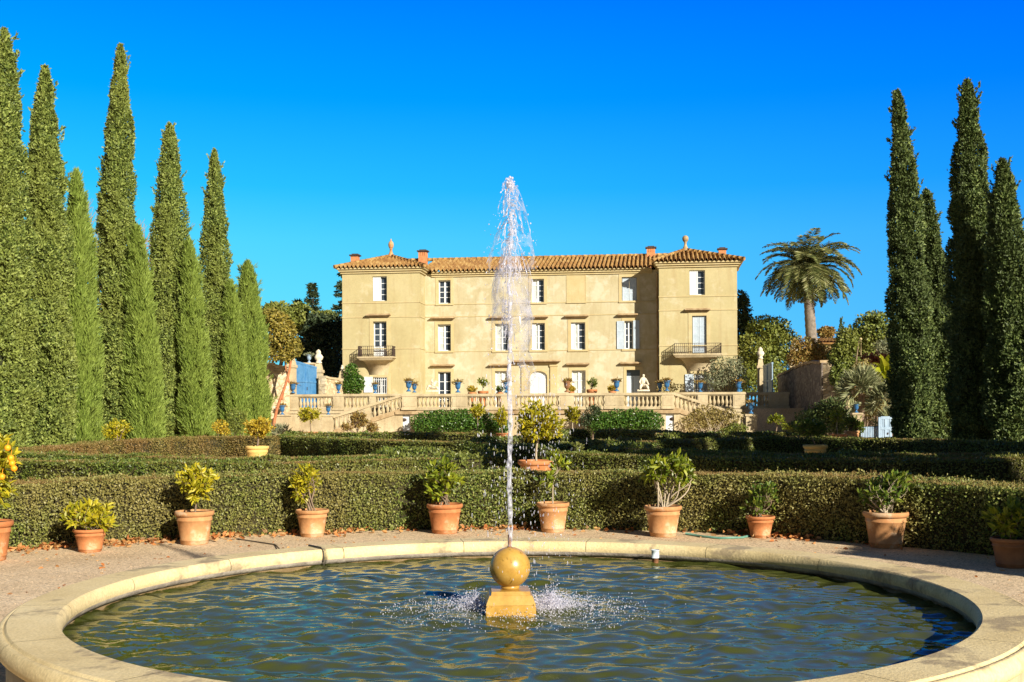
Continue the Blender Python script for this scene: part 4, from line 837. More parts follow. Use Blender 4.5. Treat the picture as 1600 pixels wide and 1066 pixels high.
mb = wallmesh(xL0, xL1, 0, EZ); mb.add([(xL0, 0, TZ-.1), (xL0, BK, TZ-.1), (xL0, BK, EZ), (xL0, 0, EZ)], [(0, 1, 2, 3)]); mb.add([(xL1, 0, TZ-.1), (xL1, BK, TZ-.1), (xL1, BK, EZ), (xL1, 0, EZ)], [(3, 2, 1, 0)]); mb.build('pavilion_wall', M['plaster'], house, False, False)
mb = wallmesh(xR0, xR1, 0, EZ); mb.add([(xR0, 0, TZ-.1), (xR0, BK, TZ-.1), (xR0, BK, EZ), (xR0, 0, EZ)], [(0, 1, 2, 3)]); mb.add([(xR1, 0, TZ-.1), (xR1, BK, TZ-.1), (xR1, BK, EZ), (xR1, 0, EZ)], [(3, 2, 1, 0)]); mb.build('pavilion_wall', M['plaster'], house, False, False)
wallmesh(xL1, xR0, PJ, EZc).build('central_wall', M['plasterpale'], house, False, False)
hb(lambda m: m.box((xL0+.02, BK, TZ-.1), (xR1-.02, BK+.3, EZ-.02)), 'rear_wall', 'plaster')
# mouldings
def strings(m):
    for px, py in ((595, 473), (595, 495.5), (595, 545)):
        z = hz(px, py); m.box((xL0-.03, -.035, z-.035), (xL1+.03, -.002, z+.035)); m.box((xL1+.002, -.035, z-.034), (xL1+.034, PJ-.03, z+.034))
    for px, py in ((1090, 463), (1090, 484.5), (1090, 540), (1090, 555)):
        z = hz(px, py); m.box((xR0-.03, -.035, z-.035), (xR1+.03, -.002, z+.035)); m.box((xR0-.034, -.034, z-.034), (xR0-.002, PJ-.03, z+.034))
    for px, py in ((740, 475), (740, 494.5), (740, 549)):
        z = hz(px, py, PJ); m.box((xL1+.04, PJ-.035, z-.03), (xR0-.04, PJ-.002, z+.03))
hb(strings, 'string_course', 'trim')
def cornice(m):
    for x0, x1, q, z in ((xL0, xL1, 0, EZ), (xR0, xR1, 0, EZ)):
        for d, a, b in ((.1, -.24, -.1), (.22, -.1, .04), (.34, .04, .15)):
            m.box((x0-d, q-d, z+a), (x1+d, q+BK, z+b))
    for d, a, b in ((.099, -.241, -.1), (.219, -.101, .04), (.339, .04, .12)): m.box((xL1+.5, PJ-d, EZc+a), (xR0-.5, PJ+.4, EZc+b))
hb(cornice, 'cornice', 'trim')
def ledge(m, x0, x1, y, q, dd=.34):
    a, z = HF.at(x0, y, q); b, z2 = HF.at(x1, y, q); z = (z+z2)/2
    m.box((a, q-dd, z-.02), (b, q+.02, z+.07)); m.box((a+.09, q-dd*.6, z-.1), (b-.09, q+.02, z-.02)); m.box((a+.02, q-dd*.8, z+.07), (b-.02, q+.02, z+.1), taper=.97)
for x0, x1, y, q, dd in ((573, 611, 493, 0, .34), (1070, 1110, 484.5, 0, .34), (674, 711, 497.5, PJ, .34), (765, 801, 496.5, PJ, .34), (822, 857, 496, PJ, .34), (883, 920, 494.5, PJ, .34), (965, 997, 492.5, PJ, .34),
                     (675, 711, 571.5, PJ, .34), (765, 801, 571, PJ, .34), (802, 876, 565, PJ, .5), (885, 921, 569.5, PJ, .34), (969, 1002, 568, PJ, .34)):
    mb = MB(); ledge(mb, x0, x1, y, q, dd); mb.build('window_ledge', M['ledge'], house, False, False)
def surround(m, r, q, w=.2, floor=False):
    a, b, c, e = r; y0, y1 = q-.03, q-.001
    m.box((a-w, y0, b), (a-.004, y1, e+w)); m.box((c+.004, y0, b), (c+w, y1, e+w)); m.box((a-.004, y0, e+.004), (c+.004, y1, e+w))
    if not floor: m.box((a-w, y0-.05, b-.13), (c+w, y1, b-.004))
for r, q, st in wins:
    if st in ('halfshut', 'arch'): continue
    mb = MB(); surround(mb, r, q, .21 if q else .26, r[1] < FL+.05); mb.build('window_surround', M['trim'], house, False, False)
mb = MB(); r = rectpx(886.5, 431, 914.5, 471, PJ); surround(mb, r, PJ, .07); mb.box((r[0], PJ-.012, r[1]), (r[2], PJ-.002, r[3])); mb.build('blind_panel', M['trim'], house, False, False)
def glazed(r, y, rows, pane, half=None, name='window', paint='white', lowpanel=0):
    a, b, c, e = r; f = .075; m = MB(); mid = (a+c)/2
    m.box((a, y-.06, b), (a+f, y+.04, e)); m.box((c-f, y-.06, b), (c, y+.04, e)); m.box((a+f, y-.06, e-f), (c-f, y+.04, e)); m.box((a+f, y-.06, b), (c-f, y+.04, b+f)); m.box((mid-.06, y-.075, b+f), (mid+.06, y+.04, e-f))
    zb = b+f+lowpanel*(e-b)
    if lowpanel: m.box((a+f, y-.04, b+f), (mid-.06, y+.03, zb)); m.box((mid+.06, y-.04, b+f), (c-f, y+.03, zb))
    for i in range(1 if not lowpanel else 0, rows):
        z = zb+(e-f-zb)*i/rows; m.box((a+f, y-.04, z-.022), (mid-.06, y+.03, z+.022)); m.box((mid+.06, y-.04, z-.022), (c-f, y+.03, z+.022))
    w = m.build(name, M[paint], house, False, False)
    for k, (u, v) in enumerate(((a+f, mid-.06), (mid+.06, c-f))):
        p = MB(); p.box((u-.01, y-.012, zb-.01), (v+.01, y-.004, e-f+.01)); p.build('pane', M[pane if half is None else half[k]], w, False, False)
    return w
def shutter(a, c, b, e, y, paint, parent, slats=True, panels=3):
    m = MB(); f = .06
    m.box((a, y-.025, b), (a+f, y+.025, e)); m.box((c-f, y-.025, b), (c, y+.025, e))
    for i in range(panels+1): z = b+(e-b-f)*i/panels; m.box((a+f, y-.025, z), (c-f, y+.025, z+f))
    m.box((a+f, y-.004, b+f*.5), (c-f, y+.012, e-f*.5))
    if slats:
        n = int((e-b)/.075)
        for i in range(n): z = b+(e-b)*(i+.5)/n; m.box((a+f, y-.02, z-.018), (c-f, y-.006, z+.012))
    return m.build('shutter', M[paint], parent, False, False)
for r, q, st in wins:
    a, b, c, e = r; y = q+DEP-.12; mid = (a+c)/2
    if st == 'halfshut':
        w = glazed(r, q+DEP-.1, 4, 'glass'); shutter(a+.02, mid+.05, b+.02, e-.02, q+.12, 'white', w, False, 1)
    elif st == 'shut':
        w = hb(lambda m: (m.box((a, q+.2, b), (a+.05, q+.3, e)), m.box((c-.05, q+.2, b), (c, q+.3, e)), m.box((a+.05, q+.2, e-.05), (c-.05, q+.3, e))), 'window', 'white')
        for u, v in ((a+.05, mid-.01), (mid+.01, c-.05)): shutter(u, v, b+.02, e-.05, q+.16, 'greyshut', w, True, 4 if e-b > 2 else 3)
    elif st == 'frenchdoor': glazed(r, y, 4, 'glass', name='balcony_door', lowpanel=.26)
    elif st == 'grille':
        w = glazed(r, y, 4, 'glass')
        m = MB(); n = 7
        for i in range(n): x = a+(c-a)*(i+.5)/n; m.bar((x, q+.06, b), (x, q+.06, e), .035)
        for z in (b+.25, (b+e)/2, e-.2): m.bar((a, q+.06, z), (c, q+.06, z), .03)
        m.build('grille', M['white'], w, False, False)
    elif st == 'dark': glazed(r, y, 4, 'glass')
    elif st == 'curtain': glazed(r, y, 4, 'curtain', ('curtain', 'glass') if e-b < 2.0 else None)
    elif st == 'leafopen':
        w = glazed(r, y, 4, 'glass', ('curtain', 'glass')); shutter(a+.01, a+.3*(c-a), b+.02, e-.02, q+.16, 'white', w, False, 1)
    elif st == 'door':
        w = hb(lambda m: (m.box((a, y, b), (mid-.01, y+.05, e-.5)), m.box((mid+.01, y, b), (c, y+.05, e-.5)), m.box((a+.1, y-.02, b+.15), (mid-.1, y, b+.8)), m.box((mid+.1, y-.02, b+.15), (c-.1, y, b+.8)), m.box((a, y-.01, e-.5), (c, y+.06, e-.42)), m.box((a+.1, y-.02, b+.95), (mid-.1, y, e-.65)), m.box((mid+.1, y-.02, b+.95), (c-.1, y, e-.65))), 'door', 'greyshut')
        p = MB(); p.box((a, y+.02, e-.42), (c, y+.03, e)); p.build('fanlight', M['glass'], w, False, False)
    elif st == 'arch':
        hz0 = e-.42; n = 14; arc = [(mid-(c-a)/2*cos(pi*i/n), hz0+.42*sin(pi*i/n)) for i in range(n+1)]
        def spand(m):
            for i in range(n):
                p0, p1 = arc[i], arc[i+1]; m.add([(p0[0], q-.002, p0[1]), (p1[0], q-.002, p1[1]), (p1[0], q-.002, e+.002), (p0[0], q-.002, e+.002), (p0[0], q+DEP, p0[1]), (p1[0], q+DEP, p1[1])], [(0, 1, 2, 3), (0, 1, 5, 4)])
            k = 1.18; o2 = [(mid+(x-mid)*k, hz0+(z-hz0)*1.35) for x, z in arc]
            for i in range(n):
                p0, p1, r0, r1 = arc[i], arc[i+1], o2[i], o2[i+1]
                m.add([(p0[0], q-.05, p0[1]), (p1[0], q-.05, p1[1]), (r1[0], q-.05, r1[1]), (r0[0], q-.05, r0[1]), (p0[0], q, p0[1]), (p1[0], q, p1[1]), (r0[0], q, r0[1]), (r1[0], q, r1[1])], [(0, 1, 2, 3), (0, 1, 5, 4), (2, 3, 6, 7)])
            wj = (k-1)*(c-a)/2
            m.box((a-wj, q-.05, b), (a, q-.001, hz0)); m.box((c, q-.05, b), (c+wj, q-.001, hz0))
            X0, X1 = hx(815, PJ), hx(871, PJ); zt = hz(840, 570, PJ)
            for u in (X0, X1-.5): m.box((u, q-.09, b), (u+.5, q-.003, zt)); m.box((u-.04, q-.14, zt-.14), (u+.54, q-.003, zt-.02))
            m.box((X0, q-.11, zt-.001), (X1, q-.002, zt+.12))
        hb(spand, 'door_surround', 'trim')
        def leafs(m):
            for u, v in ((a, mid-.012), (mid+.012, c)):
                m.box((u, y-.2, b), (v, y-.15, hz0))
                for z0, z1 in ((b+.15, b+.65), (b+.8, hz0-.12)): m.box((u+.1, y-.215, z0), (v-.1, y-.199, z1))
            m.box((a, y-.21, hz0), (c, y-.14, hz0+.07))
        d = hb(leafs, 'door', 'white')
        hb(lambda m: m.prism([(x, z) for x, z in arc][::-1], y-.17, y-.15), 'tympanum', 'white', d)
# outer shutters folded open on the facade
def outer(x0, y0, x1, y1, q, paint, tilt=0):
    r = rectpx(x0, y0, x1, y1, q); shutter(r[0], r[2], r[1], r[3], q-.06, paint, house, True, 3)
outer(964, 502, 975.5, 545.5, PJ, 'greyshut'); outer(989.5, 501, 999, 545, PJ, 'greyshut'); outer(569, 589, 582.5, 613.5, 0, 'white'); outer(1070.5, 585, 1084, 612, 0, 'greyshut'); outer(1107, 588, 1115, 612, 0, 'white')
# balconies
def balcony(x0, x1, yslab, yrail, bx0, bx1, ybot):
    a, zs = HF.at(x0, yslab, -.9); c = HF.at(x1, yslab, -.9)[0]; zr = HF.at((x0+x1)/2, yrail, -.9)[1]; ba, zb = HF.at(bx0, ybot, -.1); bc = HF.at(bx1, ybot, -.1)[0]
    q0 = -.95
    sl = hb(lambda m: (m.box((a-.08, q0-.06, zs-.1), (c+.08, 0, zs)), m.box((a, q0, zs-.17), (c, 0, zs-.1)), m.box((a+.06, q0+.06, zs-.24), (c-.06, 0, zs-.17))), 'balcony', 'stone')
    n = 12; V = []
    for i in range(n+1):
        t = i/n; k = (1-cos(t*pi/2)); e = k; x0_ = ba+(a+.12-ba)*e; x1_ = bc+(c-.12-bc)*e; yy = -.02+(q0+.12)*e; z = zb+(zs-.24-zb)*sin(t*pi/2)
        V += [(x0_, .02, z), (x0_, yy, z), (x1_, yy, z), (x1_, .02, z)]
    m = MB(); m.add(V, [(i*4+j, i*4+j+1, i*4+j+5, i*4+j+4) for i in range(n) for j in range(3)]); m.build('bracket', M['stone'], sl, True, False)
    m = MB(); h = zr-zs
    def run(p, q_):
        L = math.dist(p, q_); k = max(2, int(L/.13)); P0, P1 = np.array([*p, 0.]), np.array([*q_, 0.])
        for z in (zs+.05, zs+h*.45, zr): m.bar(P0+[0, 0, z], P1+[0, 0, z], .032)
        for i in range(k+1):
            b = P0+(P1-P0)*i/k; m.bar(b+[0, 0, zs+.02], b+[0, 0, zr], .02 if i % 5 else .035)
        ux = (P1-P0)/L
        for i in range(k):
            cpt = P0+(P1-P0)*(i+.5)/k
            for zc, rr in ((zs+h*.25, .055), (zs+h*.62, .05)):
                tt = np.linspace(0, 2*pi*1.25, 11); m.tube([cpt+ux*cos(s)*rr*(1-s*.06)+np.array([0, 0, zc+sin(s)*rr*1.5*(1-s*.06)]) for s in tt], .009, 4)
    run((a, q0), (c, q0)); run((a, 0), (a, q0)); run((c, 0), (c, q0)); m.build('railing', M['iron'], sl, False, False)
balcony(560, 613, 557.5, 541, 577, 606, 590); balcony(1054, 1127, 553, 536.5, 1074, 1114, 584)

# roofs of corrugated clay tiles
def roof_plane(mb, E0, E1, up, Lfun, per=.30, row=.42):
    E0, E1, up = np.array(E0, float), np.array(E1, float), unit(np.array(up, float)); W = np.linalg.norm(E1-E0); ex = (E1-E0)/W; nr = unit(np.cross(ex, up)); nr = nr*np.sign(nr[2])
    nu = int(W/per)*8+1; u = np.linspace(0, W, nu); L = np.array([max(Lfun(v/W), .01) for v in u]); R = max(2, int(L.max()/row)+1)
    v = np.concatenate([[k*row, (k+1)*row-.004] for k in range(R)])
    Vv = np.minimum(v[None, :], L[:, None]); fr = (v[None, :] % row)/row
    h = .115*np.sin(u/per*2*pi)[:, None]*(1-.12*fr)+.035*(1-fr); h = np.where(v[None, :] > L[:, None]+row, 0, h)
    Pp = E0+ex*u[:, None, None]+up*Vv[..., None]+nr*h[..., None]
    mb.grid(Pp[..., 0], Pp[..., 1], Pp[..., 2])
def ridge(mb, p, q_, r=.13):
    p, q_ = np.array(p, float), np.array(q_, float); L = np.linalg.norm(q_-p); k = max(1, int(L/.42))
    for i in range(k): a = p+(q_-p)*i/k; b = p+(q_-p)*(i+1.06)/k; mb.tube([a, b], [r*1.08, r*.9], 10)
OV = .46
def pavroof(x0, x1, apx, apy, lab):
    mid = (x0+x1)/2; qa = (x1-x0)/2; ax, az = HF.at(apx, apy, qa); X0, X1, Q0, Q1 = x0-OV, x1+OV, -OV, qa*2+OV; ze = EZ+.17; A = np.array([ax, qa, az])
    m = MB(); hw = (X1-X0)/2
    for E0, E1 in (((X0, Q0, ze), (X1, Q0, ze)), ((X1, Q0, ze), (X1, Q1, ze)), ((X1, Q1, ze), (X0, Q1, ze)), ((X0, Q1, ze), (X0, Q0, ze))):
        E0, E1 = np.array(E0), np.array(E1); W = np.linalg.norm(E1-E0); ex = (E1-E0)/W; s = (A-E0)@ex; foot = E0+ex*s; up = A-foot; Lm = np.linalg.norm(up); f = s/W
        roof_plane(m, E0, E1, up, lambda t, f=f, Lm=Lm: Lm*min(t/f, (1-t)/(1-f)))
    r = m.build('pavilion_roof', M['tile'], house, False, False)
    m = MB()
    for c in ((X0, Q0), (X1, Q0), (X1, Q1), (X0, Q1)): ridge(m, (*c, ze+.05), A+[0, 0, .06])
    m.build('ridge_tiles', M['tile'], r, True, False)
    m = MB(); m.lathe([(.001, 0), (.3, 0), (.2, .18), (.1, .4), (.085, .55), (.12, .58), (.09, .62), (.14, .68), (.19, .8), (.2, .92), (.17, 1.06), (.1, 1.15), (.05, 1.2), (.04, 1.32), (.001, 1.36)] if lab else
        [(.001, 0), (.34, 0), (.2, .18), (.1, .4), (.08, .58), (.12, .62), (.1, .66), (.17, .7), (.215, .82), (.22, .9), (.19, 1.02), (.1, 1.09), (.001, 1.11)], 20, (A[0], A[1], A[2]-.05)); m.build('finial', M['terrapale' if lab else 'ledge'], r, True, False)
pavroof(xL0, xL1, 611, 401, True); pavroof(xR0, xR1, 1071, 391.5, False)
ze = EZc+.14; zr = hz(840, 403, PJ+5.2); E0 = np.array([xL1-.2, PJ-OV, ze]); E1 = np.array([xR0+.2, PJ-OV, ze]); up = np.array([0, 5.2+OV, zr-ze]); Lm = np.linalg.norm(up)
m = MB(); roof_plane(m, E0, E1, up, lambda t: Lm); roof_plane(m, (xR0+.2, PJ+10.4+OV, ze), (xL1-.2, PJ+10.4+OV, ze), (0, -(5.2+OV), zr-ze), lambda t: Lm); r = m.build('central_roof', M['tile'], house, False, False)
m = MB(); ridge(m, (xL1-2.5, PJ+5.2, zr+.03), (xR0+2.5, PJ+5.2, zr+.03)); m.build('ridge_tiles', M['tile'], r, True, False)
def chimney(px, ytop, ybot, wpx, q):
    x, zt = HF.at(px, ytop, q); zb = HF.at(px, ybot, q)[1]-1.2; k = HF.w(x, q, 0)[1]/FPX; w = wpx*k/2
    c = hb(lambda m: m.box((x-w, q-w*.8, zb), (x+w, q+w*.8, zt-.45)), 'chimney', 'brick')
    hb(lambda m: ([m.box((x-w+i*(2*w-.14)/3, q-w*.8+j, zt-.45), (x-w+i*(2*w-.14)/3+.14, q-w*.8+j+.14, zt-.14)) for i in range(4) for j in (0, w*1.6-.14)], m.box((x-w+.14, q-.1, zt-.45), (x+w-.14, q+.1, zt-.14))), 'chimney_pot', 'brick', c)
    hb(lambda m: (m.box((x-w-.1, q-w*.8-.1, zt-.14), (x+w+.1, q+w*.8+.1, zt-.05)), m.box((x-w*.8, q-w*.6, zt-.05), (x+w*.8, q+w*.6, zt+.03))), 'chimney_cap', 'iron', c)
chimney(555, 397.5, 411, 12, 3.5); chimney(661, 391, 406, 13, PJ+5); chimney(1017, 385.5, 402, 13, PJ+5); chimney(1128.5, 387.5, 401, 11.5, 4.0)
hb(lambda m: m.tube([(xR0-.12, PJ-.1, FL), (xR0-.12, PJ-.1, EZc-.3)], .06, 8), 'drainpipe', 'ledge')

# ------------------------------------------------------------------ walls and gates beside the terrace
def wall_pts(name, label, pts, th, zb, mat, cat='wall', cap=None):
    """pts: [(x, y, ztop)] along the wall"""
    c = np.mean([p[:2] for p in pts], 0); t = thing(name, label, cat, (c[0], c[1], 0)); m = MB(); mc = MB()
    for (x0, y0, z0), (x1, y1, z1) in zip(pts[:-1], pts[1:]):
        d = unit(np.array([x1-x0, y1-y0])); n = np.array([-d[1], d[0]])*th/2; k = max(1, int(math.hypot(x1-x0, y1-y0)/.5)); rr = np.random.default_rng(int(abs(x0*31+y0*17)))
        zs = np.linspace(z0, z1, k+1)+rr.uniform(-.05, .05, k+1); X_ = np.linspace(x0, x1, k+1); Y_ = np.linspace(y0, y1, k+1)
        V = []
        for x, y, z in zip(X_, Y_, zs): V += [(x-n[0], y-n[1], zb), (x-n[0], y-n[1], z), (x+n[0], y+n[1], z), (x+n[0], y+n[1], zb)]
        m.add(V, [(i*4+j, i*4+j+1, i*4+j+5, i*4+j+4) for i in range(k) for j in range(3)]+[(0, 3, 2, 1), (k*4, k*4+1, k*4+2, k*4+3)])
        if cap:
            V = []; n2 = n*1.25
            for x, y, z in zip(X_, Y_, zs): V += [(x-n2[0], y-n2[1], z), (x-n2[0], y-n2[1], z+.14), (x+n2[0], y+n2[1], z+.14), (x+n2[0], y+n2[1], z)]
            mc.add(V, [(i*4+j, i*4+(j+1) % 4, i*4+(j+1) % 4+4, i*4+j+4) for i in range(k) for j in range(4)]+[(0, 3, 2, 1), (k*4, k*4+1, k*4+2, k*4+3)])
    m.build('masonry', M[mat], t)
    if cap: mc.build('coping', M[cap], t)
    return t
def PZ(px, py, Y): return tuple(P(px, py, Y))
wall_pts('rubble_wall', 'sunny rubble stone wall between the last left cypress and the blue gate', [PZ(396, 571, 72.6), PZ(430, 572, 72.9), PZ(452, 578, 73.1)], .6, -.1, 'rubble', cap='stone')
wall_pts('garden_wall', 'low garden wall between the left gate pillar and the ivy column', [PZ(503, 591, 76.5), PZ(531, 596, 79)], .5, 1.2, 'rubble', cap='stone')
wall_pts('dark_garden_wall', 'high sloping rubble wall in shadow at the right end of the terrace', [PZ(1222, 590, 77), PZ(1244, 578, 73), PZ(1272, 568, 68), PZ(1292, 568, 64.5)], .6, -.1, 'rubbleshade', cap='ledge')
wall_pts('wall_end', 'sunlit stump of rubble wall joining the shaded wall near the creeper', [PZ(1290, 569, 64.4), PZ(1304, 576, 65.2)], .6, -.1, 'rubble')
def gate_pillar(name, label, px, ytop, Y, wpx, fin, wf=1.0):
    b = P(px, 640, Y); k = Y/FPX; w = wpx*k/2; zt = P(px, ytop, Y)[2]; t = thing(name, label, 'gate pillar', (b[0], b[1], TZ), -ANG, 'stone gate pillars')
    m = MB(); m.box((-w, -w, -.1), (w, w, zt-TZ-.2)); m.box((-w*1.1, -w*1.1, -.1), (w*1.1, w*1.1, .4)); m.build('shaft', M['stone'], t, False, False)
    m = MB(); m.box((-w*1.25, -w*1.25, zt-TZ-.2), (w*1.25, w*1.25, zt-TZ-.02)); m.box((-w, -w, zt-TZ-.02), (w, w, zt-TZ+.45), taper=.62); m.build('cap', M['stone'], t, False, False)
    z = zt-TZ+.43; h = fin*k; r = np.random.default_rng(int(px)); m = MB()
    pr = [(.001, 0), (.3, 0), (.24, .1), (.16, .16), (.3, .3), (.36, .45), (.3, .6), (.2, .68), (.24, .74), (.2, .86), (.1, .95), (.001, 1)]; m.lathe([(q*h*wf, z+v*h) for q, v in pr], 16)
    V = m.V[0]; V[:, :2] *= (1+.16*lump(V, int(px), 9/h))[:, None]; m.build('finial', M['statue'], t, True, False); return t
gate_pillar('gate_pillar', 'stone pillar with a carved finial right of the closed blue gate', 498, 578, 77.3, 12, 22, .85)
gate_pillar('gate_pillar', 'stone pillar mostly hidden behind the leaning red trunk, left of the blue gate', 456, 570, 73.4, 12, 20, .8)
gate_pillar('gate_pillar', 'slim stone pillar at the hinge of the half open blue gate', 1188.5, 571, 77, 9, 19, .8)
gate_pillar('gate_pillar', 'stone pillar with a carved finial standing over the dark wall', 1241, 566, 76, 13, 20, .85)
gate_pillar('gate_pillar', 'small stone post beside the ivy column', 535, 590, 79.3, 9, 10, .8)
def plank_gate(name, label, A, B, zt0, zt1, z0, mat, n, th=.06, gap=0.0, rails=True):
    A, B = np.array(A[:2]), np.array(B[:2]); L = np.linalg.norm(B-A); d = (B-A)/L; t = thing(name, label, 'gate', (*A, z0), math.atan2(d[1], d[0])); m = MB(); r = np.random.default_rng(3)
    for i in range(n):
        x0, x1 = L*i/n+.006+gap, L*(i+1)/n-.006; f = (i+.5)/n; m.box((x0, -th/2-r.uniform(0, .012), 0.05), (x1, th/2, zt0+(zt1-zt0)*f-z0))
    m.build('planks', M[mat], t, False, False)
    m = MB(); zm = (zt0+zt1)/2-z0
    m.prism([(0, zt0-z0), (L, zt1-z0), (L, zt1-z0+.12), (0, zt0-z0+.12)], -th*.9, th*.9)
    m.prism([(0, zm*.18), (L, zm*.18), (L, zm*.18+.14), (0, zm*.18+.14)], -th*1.2, -th*.7); m.prism([(0, zm*.62), (L, zm*.62), (L, zm*.62+.12), (0, zm*.62+.12)], -th*1.2, -th*.7)
    m.box((L/2-.04, -th*1.3, .05), (L/2+.04, -th*.7, zm)); m.build('frame', M[mat], t, False, False)
    m = MB(); m.box((L/2+.08, -th*1.6, zm*.45), (L/2+.13, -th*1.2, zm*.52)); m.build('handle', M['iron'], t, False, False); return t
a, b = P(459, 566, 73.5), P(494, 576, 77.0)
plank_gate('blue_gate', 'closed blue double gate of upright planks left of the house', a, b, a[2], b[2], TZ, 'blue', 14)
a, b = P(1193, 574, 76.5), P(1207, 569, 72.6)
plank_gate('blue_gate', 'pale blue gate leaf standing half open at the right end of the terrace', a, b, a[2], b[2], TZ, 'metalblue', 8)
u = P(491, 569, 77.2); urn('pale blue urn with a spiky agave on top of the wall behind the blue gate', 483, 567, 76.8, 14, 'metalblue', 'grey', 41)
m = MB(); b = P(483, 567, 76.8); t = thing('urn_post', 'square stone post holding up the agave urn behind the blue gate', 'post', (b[0], b[1]+.02, TZ)); m.box((b[0]-.3, b[1]-.3, TZ-.1), (b[0]+.3, b[1]+.3, b[2]-.12)); m.build('shaft', M['stone'], t); m = MB(); m.box((b[0]-.38, b[1]-.38, b[2]-.12), (b[0]+.38, b[1]+.38, b[2]-.005)); m.build('cap', M['stone'], t)

# ------------------------------------------------------------------ shrubs, climbers and trees
def blobleaf(rng, blobs, n, lum=.18, shell=.55, seed=0):
    w = np.array([b[3]*b[4]+b[4]*b[5]+b[3]*b[5] for b in blobs]); k = rng.choice(len(blobs), n, p=w/w.sum()); B = np.array(blobs, float)[k]
    d = unit(rng.normal(size=(n, 3))); r = 1-shell*rng.random(n)**2.2
    C = B[:, :3]+d*B[:, 3:]*r[:, None]; C += d*B[:, 3:]*(lum*lump(C/np.mean(B[:, 3:]), seed+4, 4.2))[:, None]; return C, d
def shrub(name, label, cat, blobs_px, Y, leaf, n, LL, seed, stems=5, z0=0, group=None, flat=1.0, W=.55, up=.25, bark='bark', lum=.18):
    rng = np.random.default_rng(seed); k = Y/FPX; bl = [(*P(cx, cy, Y), rx*k, min(rx, ry)*k*flat, ry*k) for cx, cy, rx, ry in blobs_px]
    bx = np.mean([b[0] for b in bl]); t = thing(name, label, cat, (bx, Y, z0), 0, group); m = MB()
    for i in range(stems):
        b = bl[rng.integers(len(bl))]; e = np.array(b[:3])+rng.normal(0, .35, 3)*b[3:]; branchy(m, rng, np.array([bx+rng.normal(0, .12), Y+rng.normal(0, .08), z0-.05]), e, .03, .008, .12, 6, 5)
    m.build('stems', M[bark], t, True)
    C, d = blobleaf(rng, bl, n, lum, .6, seed); C[:, 2] = np.maximum(C[:, 2], z0+.03); m = MB(); leafset(m, rng, C, d*.4+rng.normal(0, .6, (n, 3))+[0, 0, up], LL, LL*W, face=d+[0, 0, .2]); m.build('foliage', M[leaf], t); return t
def tree(label, blobs_px, Y, base_px, leaf, n, LL, seed, z0=TZ, tr=.22, name='garden_tree', group='trees around the house', limbs=7, bark='bark', lum=.22, W=.6):
    rng = np.random.default_rng(seed); k = Y/FPX; bl = [(*(P(cx, cy, Y)+[0, rng.normal(0, .25)*rx*k, 0]), rx*k, rx*k*.9, ry*k) for cx, cy, rx, ry in blobs_px]
    b = P(base_px, 640, Y); b[2] = z0; t = thing(name, label, 'tree', b, 0, group); m = MB(); ctr = np.mean([q[:3] for q in bl], 0); fk = b*.45+ctr*.55; fk[2] = max(fk[2], z0+1)
    branchy(m, rng, b-[0, 0, .2], fk, tr, tr*.65, .06, 7, 9)
    for i in range(limbs):
        q = bl[i % len(bl)]; branchy(m, rng, fk, np.array(q[:3])+rng.normal(0, .4, 3)*q[3:], tr*.42, .02, .15, 7, 6)
    m.build('trunk', M[bark], t, True)
    C, d = blobleaf(rng, bl, n, lum, .65, seed); m = MB(); leafset(m, rng, C, d*.35+rng.normal(0, .65, (n, 3)), LL, LL*W, face=d+[0, 0, .2]); m.build('crown', M[leaf], t); return t
# laurel blocks and plants at the foot of the terrace wall
shrub('laurel_block', 'glossy laurel hedge block under the front balustrade, left of the jet', 'hedge', [(666, 662, 24, 17), (692, 659, 26, 18), (722, 659, 26, 18), (752, 662, 24, 17), (780, 667, 18, 13)], TF.w(fx(715), -1.0, 0)[1], 'laurel', 8200, .14, 301, 10, lum=.08)
shrub('laurel_block', 'glossy laurel hedge block under the front balustrade, right of the jet', 'hedge', [(938, 661, 20, 16), (962, 658, 24, 17), (990, 657, 24, 17), (1016, 659, 20, 17)], TF.w(fx(980), -1.0, 0)[1], 'laurel', 7400, .14, 302, 10, lum=.08)
shrub('climbing_rose', 'thin straw coloured climbing rose spread over the right stair wall', 'climber', [(1085, 662, 20, 17), (1112, 658, 24, 20), (1136, 655, 20, 20), (1098, 645, 20, 12), (1148, 668, 14, 12)], TF.w(fx(1110), -.35, 0)[1], 'roses', 3000, .11, 303, 26, flat=.25, lum=.35, bark='barkpale')
shrub('green_shrub', 'low green shrub at the foot of the right newel post', 'shrub', [(1152, 671, 16, 9), (1138, 674, 12, 7)], TF.w(fx(1150), -.7, 0)[1], 'tree1', 900, .12, 304, 4)
shrub('ivy_column', 'dark green ivy covering a column between the garden wall and the house', 'climber', [(549, 584, 11, 15), (556, 600, 13, 16), (545, 604, 10, 12)], 79.0, 'laurel', 3600, .15, 305, 6, TZ, lum=.1)
shrub('terrace_shrub', 'airy olive green shrub leaning over the right end of the terrace', 'shrub', [(1128, 582, 24, 20), (1146, 572, 18, 16), (1152, 592, 18, 18), (1118, 598, 16, 14)], 77.0, 'grey', 2600, .15, 306, 14, TZ, lum=.35)
shrub('wall_climber', 'tangle of dry climber rising to the corner of the right pavilion', 'climber', [(1134, 562, 14, 12), (1147, 553, 8, 12), (1120, 573, 10, 9)], 79.3, 'roses', 900, .14, 307, 10, TZ, flat=.4, lum=.35)
shrub('rose_bush', 'small bare pinkish bush in front of the right pavilion wall', 'shrub', [(1048, 606, 14, 7), (1036, 609, 8, 5)], 76.0, 'roses', 420, .12, 308, 8, TZ, lum=.3)
